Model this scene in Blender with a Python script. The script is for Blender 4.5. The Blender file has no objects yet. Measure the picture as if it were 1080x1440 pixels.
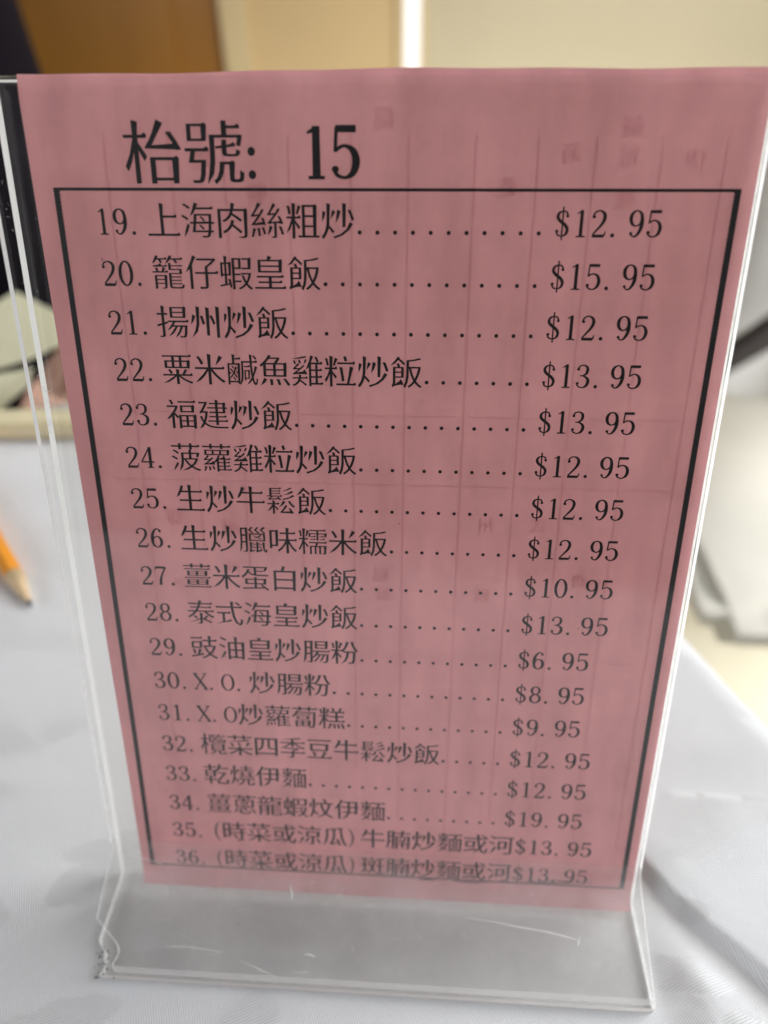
import bpy, bmesh, math, random
from mathutils import Vector, Matrix
R = math.radians
random.seed(7)
sc = bpy.context.scene
col = sc.collection

# ------------------------------------------------------------------ camera, light, exposure
MM = 0.001
RW = Matrix(((0.998259, 0.026529, -0.052684), (0.057853, -0.61463, 0.786691), (-0.011511, -0.788369, -0.615095)))
cam_d = bpy.data.cameras.new('camera')
cam = bpy.data.objects.new('camera', cam_d)
col.objects.link(cam)
m3 = RW @ Matrix(((1, 0, 0), (0, -1, 0), (0, 0, -1)))
mw = m3.to_4x4()
mw.translation = Vector((9.312, -76.644, 180.502)) * MM
cam.matrix_world = mw
cam_d.sensor_fit = 'HORIZONTAL'
cam_d.sensor_width = 36
cam_d.lens = 980 / 1080 * 36
cam_d.clip_start = 0.005
cam_d.clip_end = 50
cam_d.dof.use_dof = True
cam_d.dof.focus_distance = 0.131
cam_d.dof.aperture_fstop = cam_d.lens / 3.0
sc.camera = cam

world = bpy.data.worlds.new('World')
sc.world = world
world.use_nodes = True
bg = world.node_tree.nodes['Background']
bg.inputs[0].default_value = (0.97, 0.95, 1.0, 1)
bg.inputs[1].default_value = 0.035

def area(name, loc, target, sx, sy, power, colr):
    l = bpy.data.lights.new(name, 'AREA')
    l.shape = 'RECTANGLE'; l.size = sx; l.size_y = sy; l.energy = power; l.color = colr
    o = bpy.data.objects.new(name, l)
    o.location = loc
    o.rotation_euler = (Vector(target) - Vector(loc)).to_track_quat('-Z', 'Y').to_euler()
    col.objects.link(o)
    return o
area('window_light', (2.0, 0.75, 0.95), (0.1, 0.2, 0), 1.5, 1.3, 64, (0.90, 0.95, 1.0))
area('fill_left', (-1.6, -0.75, 0.62), (0, 0.0, 0.06), 1.0, 0.7, 18.5, (0.92, 0.95, 1.0))  # added fill from front left to lift the card and stand edges
area('fill_far', (1.7, -0.5, 0.9), (0.85, 1.0, -0.35), 1.2, 1.2, 26, (1.0, 0.99, 0.97)).data.spread = R(50)  # added light to whiten the round table; no source known there
area('fill_side', (1.15, 0.05, 1.35), (0.0, 0.0, 0), 0.7, 0.7, 8.5, (0.96, 0.97, 1.0))  # added overhead fill that brightens the stand's foot
area('fill_overhead_far', (1.7, 1.3, 1.8), (0.9, 1.0, -0.4), 1.2, 1.2, 12, (1.0, 0.97, 0.9)).data.spread = R(80)  # extra fill from above for the seat, floor and neighbouring table
area('fill_wall', (0.0, 1.55, 1.7), (0.0, 2.2, -0.1), 1.6, 0.6, 7, (1.0, 0.88, 0.70))  # unseen warm fill, added overhead and aimed at the back wall

sc.view_settings.view_transform = 'Standard'
sc.view_settings.look = 'None'
sc.view_settings.exposure = 0.0
sc.view_settings.gamma = 1.0
sc.view_settings.use_curve_mapping = False
sc.cycles.use_denoising = True
sc.cycles.denoising_input_passes = 'RGB_ALBEDO_NORMAL'
sc.cycles.max_bounces = 14
sc.cycles.transparent_max_bounces = 40
sc.cycles.transmission_bounces = 10
sc.cycles.sample_clamp_indirect = 6

# ------------------------------------------------------------------ materials
def new_mat(name):
    m = bpy.data.materials.new(name); m.use_nodes = True
    nt = m.node_tree
    return m, nt, nt.nodes, nt.links

def pmat(name, c, rough=0.6, var=0.0, scale=20, spec=0.5, bump=0.0, sheen=0.0, detail=4):
    m, nt, n, l = new_mat(name)
    b = n['Principled BSDF']
    b.inputs['Base Color'].default_value = (*c, 1)
    b.inputs['Roughness'].default_value = rough
    b.inputs['Specular IOR Level'].default_value = spec
    if sheen: b.inputs['Sheen Weight'].default_value = sheen
    if var or bump:
        tc = n.new('ShaderNodeTexCoord')
        no = n.new('ShaderNodeTexNoise'); no.inputs['Scale'].default_value = scale; no.inputs['Detail'].default_value = detail
        l.new(tc.outputs['Object'], no.inputs['Vector'])
        if var:
            mx = n.new('ShaderNodeMix'); mx.data_type = 'RGBA'
            mx.inputs[6].default_value = (*[max(0, v * (1 - var)) for v in c], 1)
            mx.inputs[7].default_value = (*[min(1, v * (1 + var)) for v in c], 1)
            l.new(no.outputs['Fac'], mx.inputs[0]); l.new(mx.outputs[2], b.inputs['Base Color'])
        if bump:
            bp = n.new('ShaderNodeBump'); bp.inputs['Strength'].default_value = bump; bp.inputs['Distance'].default_value = 0.002
            l.new(no.outputs['Fac'], bp.inputs['Height']); l.new(bp.outputs['Normal'], b.inputs['Normal'])
    return m

def math_node(n, l, op, a, b=None, clamp=False):
    k = n.new('ShaderNodeMath'); k.operation = op; k.use_clamp = clamp
    for i, v in enumerate((a, b)):
        if v is None: continue
        if isinstance(v, (int, float)): k.inputs[i].default_value = v
        else: l.new(v, k.inputs[i])
    return k.outputs[0]

def acrylic(name, tint, haze, rough, veil=0.0):
    """clear sheet: straight-through transparency, Fresnel gloss from |cos|, a little scuffed haze"""
    m, nt, n, l = new_mat(name)
    n.remove(n['Principled BSDF']); out = n['Material Output']
    geo = n.new('ShaderNodeNewGeometry')
    dot = n.new('ShaderNodeVectorMath'); dot.operation = 'DOT_PRODUCT'
    l.new(geo.outputs['Normal'], dot.inputs[0]); l.new(geo.outputs['Incoming'], dot.inputs[1])
    c = math_node(n, l, 'ABSOLUTE', dot.outputs['Value'])
    om = math_node(n, l, 'SUBTRACT', 1.0, c, True)
    p5 = math_node(n, l, 'POWER', om, 5.0)
    fr = math_node(n, l, 'MULTIPLY_ADD', p5, 0.96); nt.nodes[-1].inputs[2].default_value = 0.034
    tr = n.new('ShaderNodeBsdfTransparent'); tr.inputs[0].default_value = (*tint, 1)
    gl = n.new('ShaderNodeBsdfGlossy'); gl.inputs['Color'].default_value = (1, 1, 1, 1)
    tc = n.new('ShaderNodeTexCoord')
    no = n.new('ShaderNodeTexNoise'); no.inputs['Scale'].default_value = 55; no.inputs['Detail'].default_value = 8; no.inputs['Roughness'].default_value = 0.65
    l.new(tc.outputs['Object'], no.inputs['Vector'])
    rg = n.new('ShaderNodeMapRange'); rg.inputs[1].default_value = 0.35; rg.inputs[2].default_value = 0.7
    rg.inputs[3].default_value = rough; rg.inputs[4].default_value = rough + 0.16
    l.new(no.outputs['Fac'], rg.inputs[0]); l.new(rg.outputs[0], gl.inputs['Roughness'])
    df = n.new('ShaderNodeBsdfDiffuse'); df.inputs[0].default_value = (0.82, 0.80, 0.78, 1)
    hz = n.new('ShaderNodeMapRange'); hz.inputs[1].default_value = 0.42; hz.inputs[2].default_value = 0.75
    hz.inputs[3].default_value = haze * 0.5; hz.inputs[4].default_value = haze * 2.2
    l.new(no.outputs['Fac'], hz.inputs[0])
    hzo = hz.outputs[0]
    if veil:                                                   # pale haze veil painted in by the bend, softening the card's lower edge
        sp = n.new('ShaderNodeSeparateXYZ'); l.new(tc.outputs['Object'], sp.inputs[0])
        wr_ = n.new('ShaderNodeMapRange'); wr_.interpolation_type = 'SMOOTHSTEP'
        wr_.inputs[1].default_value = -0.0135; wr_.inputs[2].default_value = -0.0035; wr_.inputs[3].default_value = 0.0; wr_.inputs[4].default_value = veil
        l.new(sp.outputs['Y'], wr_.inputs[0])
        nb = n.new('ShaderNodeTexNoise'); nb.inputs['Scale'].default_value = 90; nb.inputs['Detail'].default_value = 6; l.new(tc.outputs['Object'], nb.inputs['Vector'])
        w2_ = n.new('ShaderNodeMapRange'); w2_.interpolation_type = 'SMOOTHSTEP'
        w2_.inputs[1].default_value = 0.0032; w2_.inputs[2].default_value = -0.003; w2_.inputs[3].default_value = 0.12; w2_.inputs[4].default_value = 1.0
        l.new(sp.outputs['Y'], w2_.inputs[0])
        wm_ = math_node(n, l, 'MULTIPLY', wr_.outputs[0], nb.outputs['Fac'])
        wm_ = math_node(n, l, 'MULTIPLY', wm_, w2_.outputs[0])
        hzo = math_node(n, l, 'ADD', hzo, wm_)
    m1 = n.new('ShaderNodeMixShader'); l.new(hzo, m1.inputs[0]); l.new(tr.outputs[0], m1.inputs[1]); l.new(df.outputs[0], m1.inputs[2])
    m2 = n.new('ShaderNodeMixShader'); l.new(fr, m2.inputs[0]); l.new(m1.outputs[0], m2.inputs[1]); l.new(gl.outputs[0], m2.inputs[2])
    l.new(m2.outputs[0], out.inputs[0])
    return m

def paper_mat(name, c, tl, tfac, scale, var, rules=True):
    m, nt, n, l = new_mat(name)
    n.remove(n['Principled BSDF']); out = n['Material Output']
    tc = n.new('ShaderNodeTexCoord')
    no = n.new('ShaderNodeTexNoise'); no.inputs['Scale'].default_value = scale; no.inputs['Detail'].default_value = 7
    l.new(tc.outputs['Object'], no.inputs['Vector'])
    n2 = n.new('ShaderNodeTexNoise'); n2.inputs['Scale'].default_value = scale * 40; n2.inputs['Detail'].default_value = 3
    l.new(tc.outputs['Object'], n2.inputs['Vector'])
    s = math_node(n, l, 'MULTIPLY_ADD', n2.outputs['Fac'], 0.35); n[-1].inputs[2].default_value = -0.1 if False else 0.0
    f = math_node(n, l, 'MULTIPLY_ADD', no.outputs['Fac'], 0.75)
    l.new(s, n[-1].inputs[2])
    mx = n.new('ShaderNodeMix'); mx.data_type = 'RGBA'
    mx.inputs[6].default_value = (*[v * (1 - var) for v in c], 1); mx.inputs[7].default_value = (*[min(1, v * (1 + var)) for v in c], 1)
    ms = n.new('ShaderNodeMapping'); ms.inputs['Scale'].default_value = (1, 1, 0.05); l.new(tc.outputs['Object'], ms.inputs[0])
    n3 = n.new('ShaderNodeTexNoise'); n3.inputs['Scale'].default_value = scale * 9; n3.inputs['Detail'].default_value = 3; l.new(ms.outputs[0], n3.inputs['Vector'])
    mw_ = n.new('ShaderNodeMapping'); mw_.inputs['Scale'].default_value = (0.08, 1, 1); l.new(tc.outputs['Object'], mw_.inputs[0])
    n4 = n.new('ShaderNodeTexNoise'); n4.inputs['Scale'].default_value = scale * 14; n4.inputs['Detail'].default_value = 2; l.new(mw_.outputs[0], n4.inputs['Vector'])
    st = math_node(n, l, 'MULTIPLY_ADD', n3.outputs['Fac'], 2.4); l.new(f, n[-1].inputs[2])
    st = math_node(n, l, 'MULTIPLY_ADD', n4.outputs['Fac'], 0.5); l.new(n[-2].outputs[0], n[-1].inputs[2])
    f = math_node(n, l, 'SUBTRACT', st, 1.5, True)
    l.new(f, mx.inputs[0])
    df = n.new('ShaderNodeBsdfDiffuse'); l.new(mx.outputs[2], df.inputs[0])
    ts = n.new('ShaderNodeBsdfTranslucent'); ts.inputs[0].default_value = (*tl, 1)
    mm = n.new('ShaderNodeMixShader'); mm.inputs[0].default_value = tfac
    l.new(df.outputs[0], mm.inputs[1]); l.new(ts.outputs[0], mm.inputs[2])
    l.new(mm.outputs[0], out.inputs[0])
    return m

def cut_edge_mat(name='acrylic_cut_edge', clear=0.0):
    m, nt, n, l = new_mat(name)
    b = n['Principled BSDF']; out = n['Material Output']
    b.inputs['Base Color'].default_value = (0.97, 0.97, 0.94, 1); b.inputs['Roughness'].default_value = 0.25  # white base stands in for light piped to the cut edges
    ts = n.new('ShaderNodeBsdfTranslucent'); ts.inputs[0].default_value = (0.99, 0.99, 0.96, 1)
    mm = n.new('ShaderNodeMixShader')
    tc = n.new('ShaderNodeTexCoord'); no = n.new('ShaderNodeTexNoise'); no.inputs['Scale'].default_value = 300
    l.new(tc.outputs['Object'], no.inputs['Vector'])
    mr = n.new('ShaderNodeMapRange'); mr.inputs[3].default_value = 0.35; mr.inputs[4].default_value = 0.75
    l.new(no.outputs['Fac'], mr.inputs[0]); l.new(mr.outputs[0], mm.inputs[0])
    l.new(b.outputs[0], mm.inputs[1]); l.new(ts.outputs[0], mm.inputs[2])
    tp = n.new('ShaderNodeBsdfTransparent'); m2 = n.new('ShaderNodeMixShader'); m2.inputs[0].default_value = clear
    l.new(mm.outputs[0], m2.inputs[1]); l.new(tp.outputs[0], m2.inputs[2])
    l.new(m2.outputs[0], out.inputs[0])
    return m

def cloth_mat():
    m, nt, n, l = new_mat('white_damask')
    b = n['Principled BSDF']
    tc = n.new('ShaderNodeTexCoord')
    mp = n.new('ShaderNodeMapping'); l.new(tc.outputs['Object'], mp.inputs[0])
    # leaf motif mask: distorted smooth voronoi
    nz = n.new('ShaderNodeTexNoise'); nz.inputs['Scale'].default_value = 34; nz.inputs['Detail'].default_value = 2
    l.new(mp.outputs[0], nz.inputs['Vector'])
    add = n.new('ShaderNodeVectorMath'); add.operation = 'MULTIPLY_ADD'
    add.inputs[1].default_value = (0.024, 0.024, 0.0)
    l.new(nz.outputs['Color'], add.inputs[0]); l.new(mp.outputs[0], add.inputs[2])
    ml = n.new('ShaderNodeMapping'); ml.inputs['Rotation'].default_value = (0, 0, R(35)); ml.inputs['Scale'].default_value = (0.75, 2.3, 1)
    l.new(add.outputs[0], ml.inputs[0])
    vo = n.new('ShaderNodeTexVoronoi'); vo.inputs['Scale'].default_value = 36
    l.new(ml.outputs[0], vo.inputs['Vector'])
    mk = n.new('ShaderNodeMapRange'); mk.inputs[1].default_value = 0.40; mk.inputs[2].default_value = 0.43; mk.inputs[3].default_value = 1; mk.inputs[4].default_value = 0
    l.new(vo.outputs['Distance'], mk.inputs[0])
    def weave(rot, sc_):
        mm = n.new('ShaderNodeMapping'); mm.inputs['Rotation'].default_value = (0, 0, R(rot)); l.new(mp.outputs[0], mm.inputs[0])
        w = n.new('ShaderNodeTexWave'); w.inputs['Scale'].default_value = sc_; w.inputs['Distortion'].default_value = 0.8
        w.inputs['Detail'].default_value = 2; w.inputs['Detail Scale'].default_value = 2.5
        l.new(mm.outputs[0], w.inputs['Vector']); return w.outputs['Fac']
    wa = weave(-24, 600); wb = weave(66, 560)
    wm = n.new('ShaderNodeMix'); l.new(mk.outputs[0], wm.inputs[0]); l.new(wa, wm.inputs[2]); l.new(wb, wm.inputs[3])
    cm = n.new('ShaderNodeMix'); cm.data_type = 'RGBA'
    cm.inputs[6].default_value = (0.81, 0.806, 0.812, 1); cm.inputs[7].default_value = (0.795, 0.792, 0.797, 1)
    l.new(mk.outputs[0], cm.inputs[0])
    c2 = n.new('ShaderNodeMix'); c2.data_type = 'RGBA'; c2.blend_type = 'MULTIPLY'
    c2.inputs[0].default_value = 0.30
    l.new(cm.outputs[2], c2.inputs[6]); l.new(wm.outputs[0], c2.inputs[7])
    l.new(c2.outputs[2], b.inputs['Base Color'])
    rr = n.new('ShaderNodeMapRange'); rr.inputs[3].default_value = 0.48; rr.inputs[4].default_value = 0.38
    l.new(mk.outputs[0], rr.inputs[0]); l.new(rr.outputs[0], b.inputs['Roughness'])
    b.inputs['Specular IOR Level'].default_value = 0.4
    b.inputs['Sheen Weight'].default_value = 0.25
    bp = n.new('ShaderNodeBump'); bp.inputs['Strength'].default_value = 0.7; bp.inputs['Distance'].default_value = 0.00018
    l.new(wm.outputs[0], bp.inputs['Height'])
    b2 = n.new('ShaderNodeBump'); b2.inputs['Strength'].default_value = 0.35; b2.inputs['Distance'].default_value = 0.0012
    nn = n.new('ShaderNodeTexNoise'); nn.inputs['Scale'].default_value = 45; nn.inputs['Detail'].default_value = 3
    l.new(mp.outputs[0], nn.inputs['Vector']); l.new(nn.outputs['Fac'], b2.inputs['Height'])
    l.new(bp.outputs[0], b2.inputs['Normal']); l.new(b2.outputs[0], b.inputs['Normal'])
    return m

def wood_mat(name, c1, c2, scale, rough=0.4, rot=(0, 0, 0)):
    m, nt, n, l = new_mat(name); b = n['Principled BSDF']
    tc = n.new('ShaderNodeTexCoord'); mp = n.new('ShaderNodeMapping'); mp.inputs['Rotation'].default_value = rot
    mp.inputs['Scale'].default_value = (1, 1, 0.12); l.new(tc.outputs['Object'], mp.inputs[0])
    no = n.new('ShaderNodeTexNoise'); no.inputs['Scale'].default_value = scale; no.inputs['Detail'].default_value = 8; no.inputs['Distortion'].default_value = 1.2
    l.new(mp.outputs[0], no.inputs['Vector'])
    mx = n.new('ShaderNodeMix'); mx.data_type = 'RGBA'; mx.inputs[6].default_value = (*c1, 1); mx.inputs[7].default_value = (*c2, 1)
    l.new(no.outputs['Fac'], mx.inputs[0]); l.new(mx.outputs[2], b.inputs['Base Color']); b.inputs['Roughness'].default_value = rough
    return m

def emit_mat(name, c, s):
    m, nt, n, l = new_mat(name); n.remove(n['Principled BSDF'])
    e = n.new('ShaderNodeEmission'); e.inputs[0].default_value = (*c, 1); e.inputs[1].default_value = s
    l.new(e.outputs[0], n['Material Output'].inputs[0]); return m

M = {}
M['clear'] = acrylic('clear_acrylic', (0.985, 0.985, 0.98), 0.0012, 0.03)
M['foot'] = acrylic('scuffed_acrylic', (0.99, 0.99, 0.985), 0.060, 0.06, 0.21)  # scuffed; haze raised to lighten the foot, plus the painted veil
M['edge'] = cut_edge_mat()
M['soft_edge'] = cut_edge_mat('half_clear_cut_edge', 0.55)  # same white, thinned so the foot's outline shows fainter
M['pink'] = paper_mat('pink_paper', (0.80, 0.405, 0.425), (0.84, 0.39, 0.41), 0.42, 14, 0.20)
M['ink'] = pmat('black_ink', (0.006, 0.005, 0.005), 0.6, 0.3, 900)
M['smudge'] = pmat('ink_smudge', (0.17, 0.085, 0.09), 0.8, 0.5, 800)
M['dust'] = pmat('white_dust', (0.75, 0.74, 0.70), 0.9, 0.2, 500)
M['grime'] = pmat('grime', (0.16, 0.14, 0.11), 0.9, 0.7, 700)
M['cloth'] = cloth_mat()
M['cream'] = paper_mat('cream_paper', (0.95, 0.92, 0.66), (0.90, 0.86, 0.6), 0.15, 20, 0.05)
M['cream_board'] = pmat('cream_board', (0.70, 0.62, 0.40), 0.55, 0.12, 30)
M['pencil'] = pmat('orange_paint', (0.78, 0.30, 0.03), 0.28, 0.08, 300)
M['raw_wood'] = pmat('sharpened_wood', (0.62, 0.45, 0.26), 0.75, 0.2, 600)
M['graphite'] = pmat('graphite', (0.04, 0.04, 0.045), 0.4, 0.2, 600)
M['metal'] = pmat('ferrule_metal', (0.5, 0.42, 0.2), 0.3, 0.1, 300)
M['rubber'] = pmat('pink_rubber', (0.6, 0.25, 0.24), 0.8, 0.1, 300)
M['wall'] = pmat('beige_wall', (0.50, 0.43, 0.285), 0.8, 0.06, 3, bump=0.1)
M['tan'] = pmat('tan_panel', (0.56, 0.40, 0.20), 0.7, 0.08, 4)
M['trim'] = pmat('pale_trim', (0.60, 0.46, 0.25), 0.6, 0.05, 5)
M['panel'] = wood_mat('brown_wood', (0.22, 0.085, 0.004), (0.32, 0.135, 0.010), 7)
M['dark_wood'] = wood_mat('dark_wood', (0.005, 0.003, 0.002), (0.014, 0.008, 0.006), 30, 0.5)
M['floor'] = pmat('cream_tile', (0.60, 0.56, 0.44), 0.45, 0.08, 2.5)
M['seat'] = pmat('cream_vinyl', (0.82, 0.80, 0.72), 0.5, 0.06, 12, bump=0.1)
M['plain_cloth'] = pmat('plain_white_cloth', (0.80, 0.80, 0.80), 0.8, 0.05, 20, bump=0.15)
M['glow'] = emit_mat('daylit_window', (1.0, 0.98, 0.95), 1.4)
M['skin'] = pmat('skin', (0.50, 0.28, 0.20), 0.5, 0.1, 60)
M['jacket'] = pmat('dark_jacket', (0.005, 0.003, 0.005), 0.95, 0.4, 60, spec=0.1, bump=0.2)
M['shirt'] = pmat('light_blue_shirt', (0.42, 0.60, 0.66), 0.9, 0.1, 60)
M['hair'] = pmat('black_hair', (0.012, 0.010, 0.009), 0.5, 0.3, 200)
M['trousers'] = pmat('dark_trousers', (0.02, 0.02, 0.028), 0.9, 0.3, 80)

# ------------------------------------------------------------------ helpers
def link(name, me, mat=None, parent=None, smooth=False):
    o = bpy.data.objects.new(name, me)
    col.objects.link(o)
    if mat is not None:
        for mm in (mat if isinstance(mat, (list, tuple)) else [mat]): me.materials.append(mm)
    if parent is not None: o.parent = parent
    if smooth:
        for p in me.polygons: p.use_smooth = True
    return o

def obj(name, bm, mat=None, parent=None, smooth=False):
    me = bpy.data.meshes.new(name)
    bmesh.ops.recalc_face_normals(bm, faces=bm.faces)
    bm.to_mesh(me); bm.free()
    return link(name, me, mat, parent, smooth)

def tag(o, label, cat, group=None, kind=None):
    if label: o['label'] = label
    if cat: o['category'] = cat
    if group: o['group'] = group
    if kind: o['kind'] = kind
    return o

def empty(name, loc=(0, 0, 0)):
    o = bpy.data.objects.new(name, None); o.location = loc; o.empty_display_size = 0.02
    col.objects.link(o); return o

def add_box(bm, c, s, rot=None, bev=0.0):
    r = bmesh.ops.create_cube(bm, size=1)
    vs = r['verts']
    for v in vs: v.co = Vector((v.co.x * s[0], v.co.y * s[1], v.co.z * s[2]))
    if bev:
        es = list({e for v in vs for e in v.link_edges})
        rb = bmesh.ops.bevel(bm, geom=es, offset=bev, segments=2, affect='EDGES')
        vs = list({v for f in rb['faces'] for v in f.verts} | {v for v in vs if v.is_valid})
    for v in vs:
        p = v.co
        if rot is not None: p = rot @ p
        v.co = p + Vector(c)

def add_tube(bm, pts, rad, seg=10, cap=True):
    pts = [Vector(p) for p in pts]
    rings = []
    for i, p in enumerate(pts):
        t = (pts[min(i + 1, len(pts) - 1)] - pts[max(i - 1, 0)]).normalized()
        a = t.orthogonal().normalized(); b = t.cross(a)
        if rings:
            a = (prev_a - t * prev_a.dot(t)).normalized(); b = t.cross(a)
        prev_a = a
        r = rad[i] if isinstance(rad, (list, tuple)) else rad
        rings.append([bm.verts.new(p + (a * math.cos(2 * math.pi * k / seg) + b * math.sin(2 * math.pi * k / seg)) * r) for k in range(seg)])
    for q, w in zip(rings, rings[1:]):
        for k in range(seg): bm.faces.new((q[k], q[(k + 1) % seg], w[(k + 1) % seg], w[k]))
    if cap:
        bm.faces.new(rings[0][::-1]); bm.faces.new(rings[-1])

def skin_mesh(name, verts, edges, radii, mat, parent=None, sub=2, root=0):
    me = bpy.data.meshes.new(name)
    me.from_pydata([Vector(v) for v in verts], edges, [])
    o = bpy.data.objects.new(name + '_tmp', me); col.objects.link(o)
    sm = o.modifiers.new('s', 'SKIN'); sm.use_smooth_shade = True
    for i, v in enumerate(me.skin_vertices[0].data):
        r = radii[i]
        v.radius = (r, r) if isinstance(r, (int, float)) else r
        v.use_root = (i == root)
    o.modifiers.new('u', 'SUBSURF').levels = sub
    dg = bpy.context.evaluated_depsgraph_get()
    nm = bpy.data.meshes.new_from_object(o.evaluated_get(dg))
    bpy.data.objects.remove(o)
    nm.materials.clear(); nm.name = name
    return link(name, nm, mat, parent, True)

# ------------------------------------------------------------------ sign geometry (u right, v down in mm, d = mm towards the reader)
UPY, UPZ = 0.303, 0.953
def P(u, v, d=0.0):
    return Vector(((u - 55.0), (159.0 - v) * UPY - d * UPZ, (159.0 - v) * UPZ + d * UPY)) * MM
def wave(u, v):
    return 0.10 * math.sin(u * 0.055 + 0.6) * math.cos(v * 0.031) + 0.05 * math.sin(v * 0.09 + u * 0.02)

# ------------------------------------------------------------------ setting: floor, walls
bm = bmesh.new()
add_box(bm, (0, 2.0, -0.80), (9, 9, 0.10))
fl = obj('floor', bm, M['floor']); fl['kind'] = 'structure'

wl = empty('back_wall', (0, 2.45, -0.75))
tag(wl, 'plain beige back wall behind the table, out of focus', 'wall')
bm = bmesh.new()
add_box(bm, (-2.85, 0.05, 1.3), (3.0, 0.1, 2.6))
add_box(bm, (2.0, 0.05, 1.3), (4.02, 0.1, 2.6))
obj('plaster', bm, M['wall'], wl)
bm = bmesh.new(); add_box(bm, (-0.361, 0.05, 1.3), (0.538, 0.1, 2.6)); obj('tan_panel', bm, M['tan'], wl)
bm = bmesh.new(); add_box(bm, (-0.585, -0.012, 1.3), (0.085, 0.03, 2.58), bev=0.004)
obj('corner_trim', bm, M['trim'], wl)

dr = empty('wood_door', (-1.0, 2.45, -0.75))
tag(dr, 'brown wooden door set in the beige wall, behind the left end of the sign', 'door')
bm = bmesh.new()
add_box(bm, (0, 0.02, 1.1), (0.74, 0.05, 2.2), bev=0.004)
obj('door_leaf', bm, M['panel'], dr)
bm = bmesh.new()
add_box(bm, (0.0, -0.012, 1.55), (0.46, 0.014, 1.05), bev=0.004); add_box(bm, (0.0, -0.012, 0.55), (0.46, 0.014, 0.75), bev=0.004)
obj('raised_panel', bm, M['panel'], dr)
bm = bmesh.new(); add_tube(bm, [(-0.31, -0.05, 1.0), (-0.22, -0.055, 1.0)], 0.009); add_tube(bm, [(-0.31, 0.0, 1.0), (-0.31, -0.055, 1.0)], 0.01)
obj('handle', bm, M['metal'], dr)

wn = empty('window_slit', (-0.055, 2.45, -0.75))
tag(wn, 'tall narrow daylit window strip glowing white in the beige wall', 'window')
bm = bmesh.new(); add_box(bm, (0, 0.06, 1.3), (0.046, 0.01, 2.5)); obj('pane', bm, M['glow'], wn)
bm = bmesh.new()
for sx in (-1, 1): add_box(bm, (sx * 0.0335, 0.02, 1.3), (0.021, 0.06, 2.56))
obj('frame', bm, M['trim'], wn)

# ------------------------------------------------------------------ dining table and its cloth
D1 = Vector((0.41, -0.912, 0)).normalized(); D2 = Vector((-D1.y * -1, 0, 0))
D2 = Vector((D1.y, -D1.x, 0)).normalized()          # along the back edge, away from the corner
CORNER = Vector((-0.009, 0.312, 0))
SIDE = 0.80
tb = empty('dining_table', (CORNER + D1 * SIDE / 2 + D2 * SIDE / 2) + Vector((0, 0, -0.75)))
tag(tb, 'square dining table hidden under the white damask tablecloth', 'table')
rot = Matrix((D1, D2, Vector((0, 0, 1)))).transposed()
bm = bmesh.new(); add_box(bm, (0, 0, 0.728), (SIDE - 0.03, SIDE - 0.03, 0.03), rot); obj('tabletop', bm, M['dark_wood'], tb)
for a in (-1, 1):
    for b_ in (-1, 1):
        bm = bmesh.new(); c0 = rot @ Vector((a * 0.34, b_ * 0.34, 0)); add_box(bm, (c0.x, c0.y, 0.356), (0.05, 0.05, 0.712), rot); obj('leg', bm, M['dark_wood'], tb)

def smooth(t):
    t = max(0.0, min(1.0, t)); return t * t * (3 - 2 * t)
FA = Vector((0.068, 0.007)); FD = Vector((0.67, -0.742)).normalized(); FN = Vector((-FD.y, FD.x))
def cloth_h(x, y):
    q = Vector((x, y)) - FA
    s = q.dot(FD); t = q.dot(FN)
    t += 0.0011 * math.sin(s * 85 + 0.5) + 0.0005 * math.sin(s * 210)
    fade = smooth((s + 0.045) / 0.05) * (1 - smooth((s - 0.16) / 0.15))
    h = 0.0
    h += 0.0036 * smooth((t + 0.034) / 0.016) * (1 - smooth((t + 0.012) / 0.0115)) * smooth((x - 0.064) / 0.012)
    h += 0.0040 * (0.75 * smooth(t / 0.0034) + 0.25 * smooth((t + 0.002) / 0.012)) * (1 - 0.75 * smooth((t - 0.0005) / 0.040))
    h *= fade
    # soft wrinkles away from the foot of the sign
    away = smooth((abs(x + 0.0) - 0.066) / 0.03) if y < 0.03 else smooth((y - 0.02) / 0.03)
    h += away * 0.0007 * (1 + math.sin(x * 61 + y * 37 + 1.2 * math.sin(y * 40)))
    h += away * 0.0004 * (1 + math.sin(x * -90 + y * 120 + 0.6))
    return h
def cloth_pt(a, b):
    rad = 0.013
    def ax(p):
        if 0 <= p <= SIDE: return p, 0.0
        sgn = -1 if p < 0 else 1
        q = -p if p < 0 else p - SIDE
        L = rad * math.pi / 2
        if q < L: th = q / rad; o_, z = rad * math.sin(th), rad * (1 - math.cos(th))
        else: o_, z = rad + (q - L) * 0.06, rad + (q - L)
        return ((-o_) if sgn < 0 else SIDE + o_), z
    A, za = ax(a); B, zb = ax(b)
    w = CORNER + D1 * A + D2 * B
    zz = math.hypot(za, zb)
    if zz > 0.02:
        k = min(1, (zz - 0.02) / 0.1) * 0.012
        dirn = (D1 * (-1 if a < 0 else (1 if a > SIDE else 0)) * (za > 0) + D2 * (-1 if b < 0 else (1 if b > SIDE else 0)) * (zb > 0))
        w = w + dirn * k * math.sin((a - b) * 38)
    w.z = cloth_h(w.x, w.y) - zz
    return w
def axis_samples(f0, f1):
    s = []
    x = -0.24
    while x < SIDE + 0.24:
        s.append(x)
        if f0 < x < f1: x += 0.0010
        elif -0.03 < x < 0.03: x += 0.0022
        elif x < 0: x += 0.012
        elif x < 0.52: x += 0.0030
        elif x < SIDE - 0.02: x += 0.012
        elif x < SIDE + 0.03: x += 0.004
        else: x += 0.015
    return s
sa, sb = axis_samples(0.25, 0.40), axis_samples(0.0, 0.10)
bm = bmesh.new()
gr = [[bm.verts.new(cloth_pt(a, b)) for b in sb] for a in sa]
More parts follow.
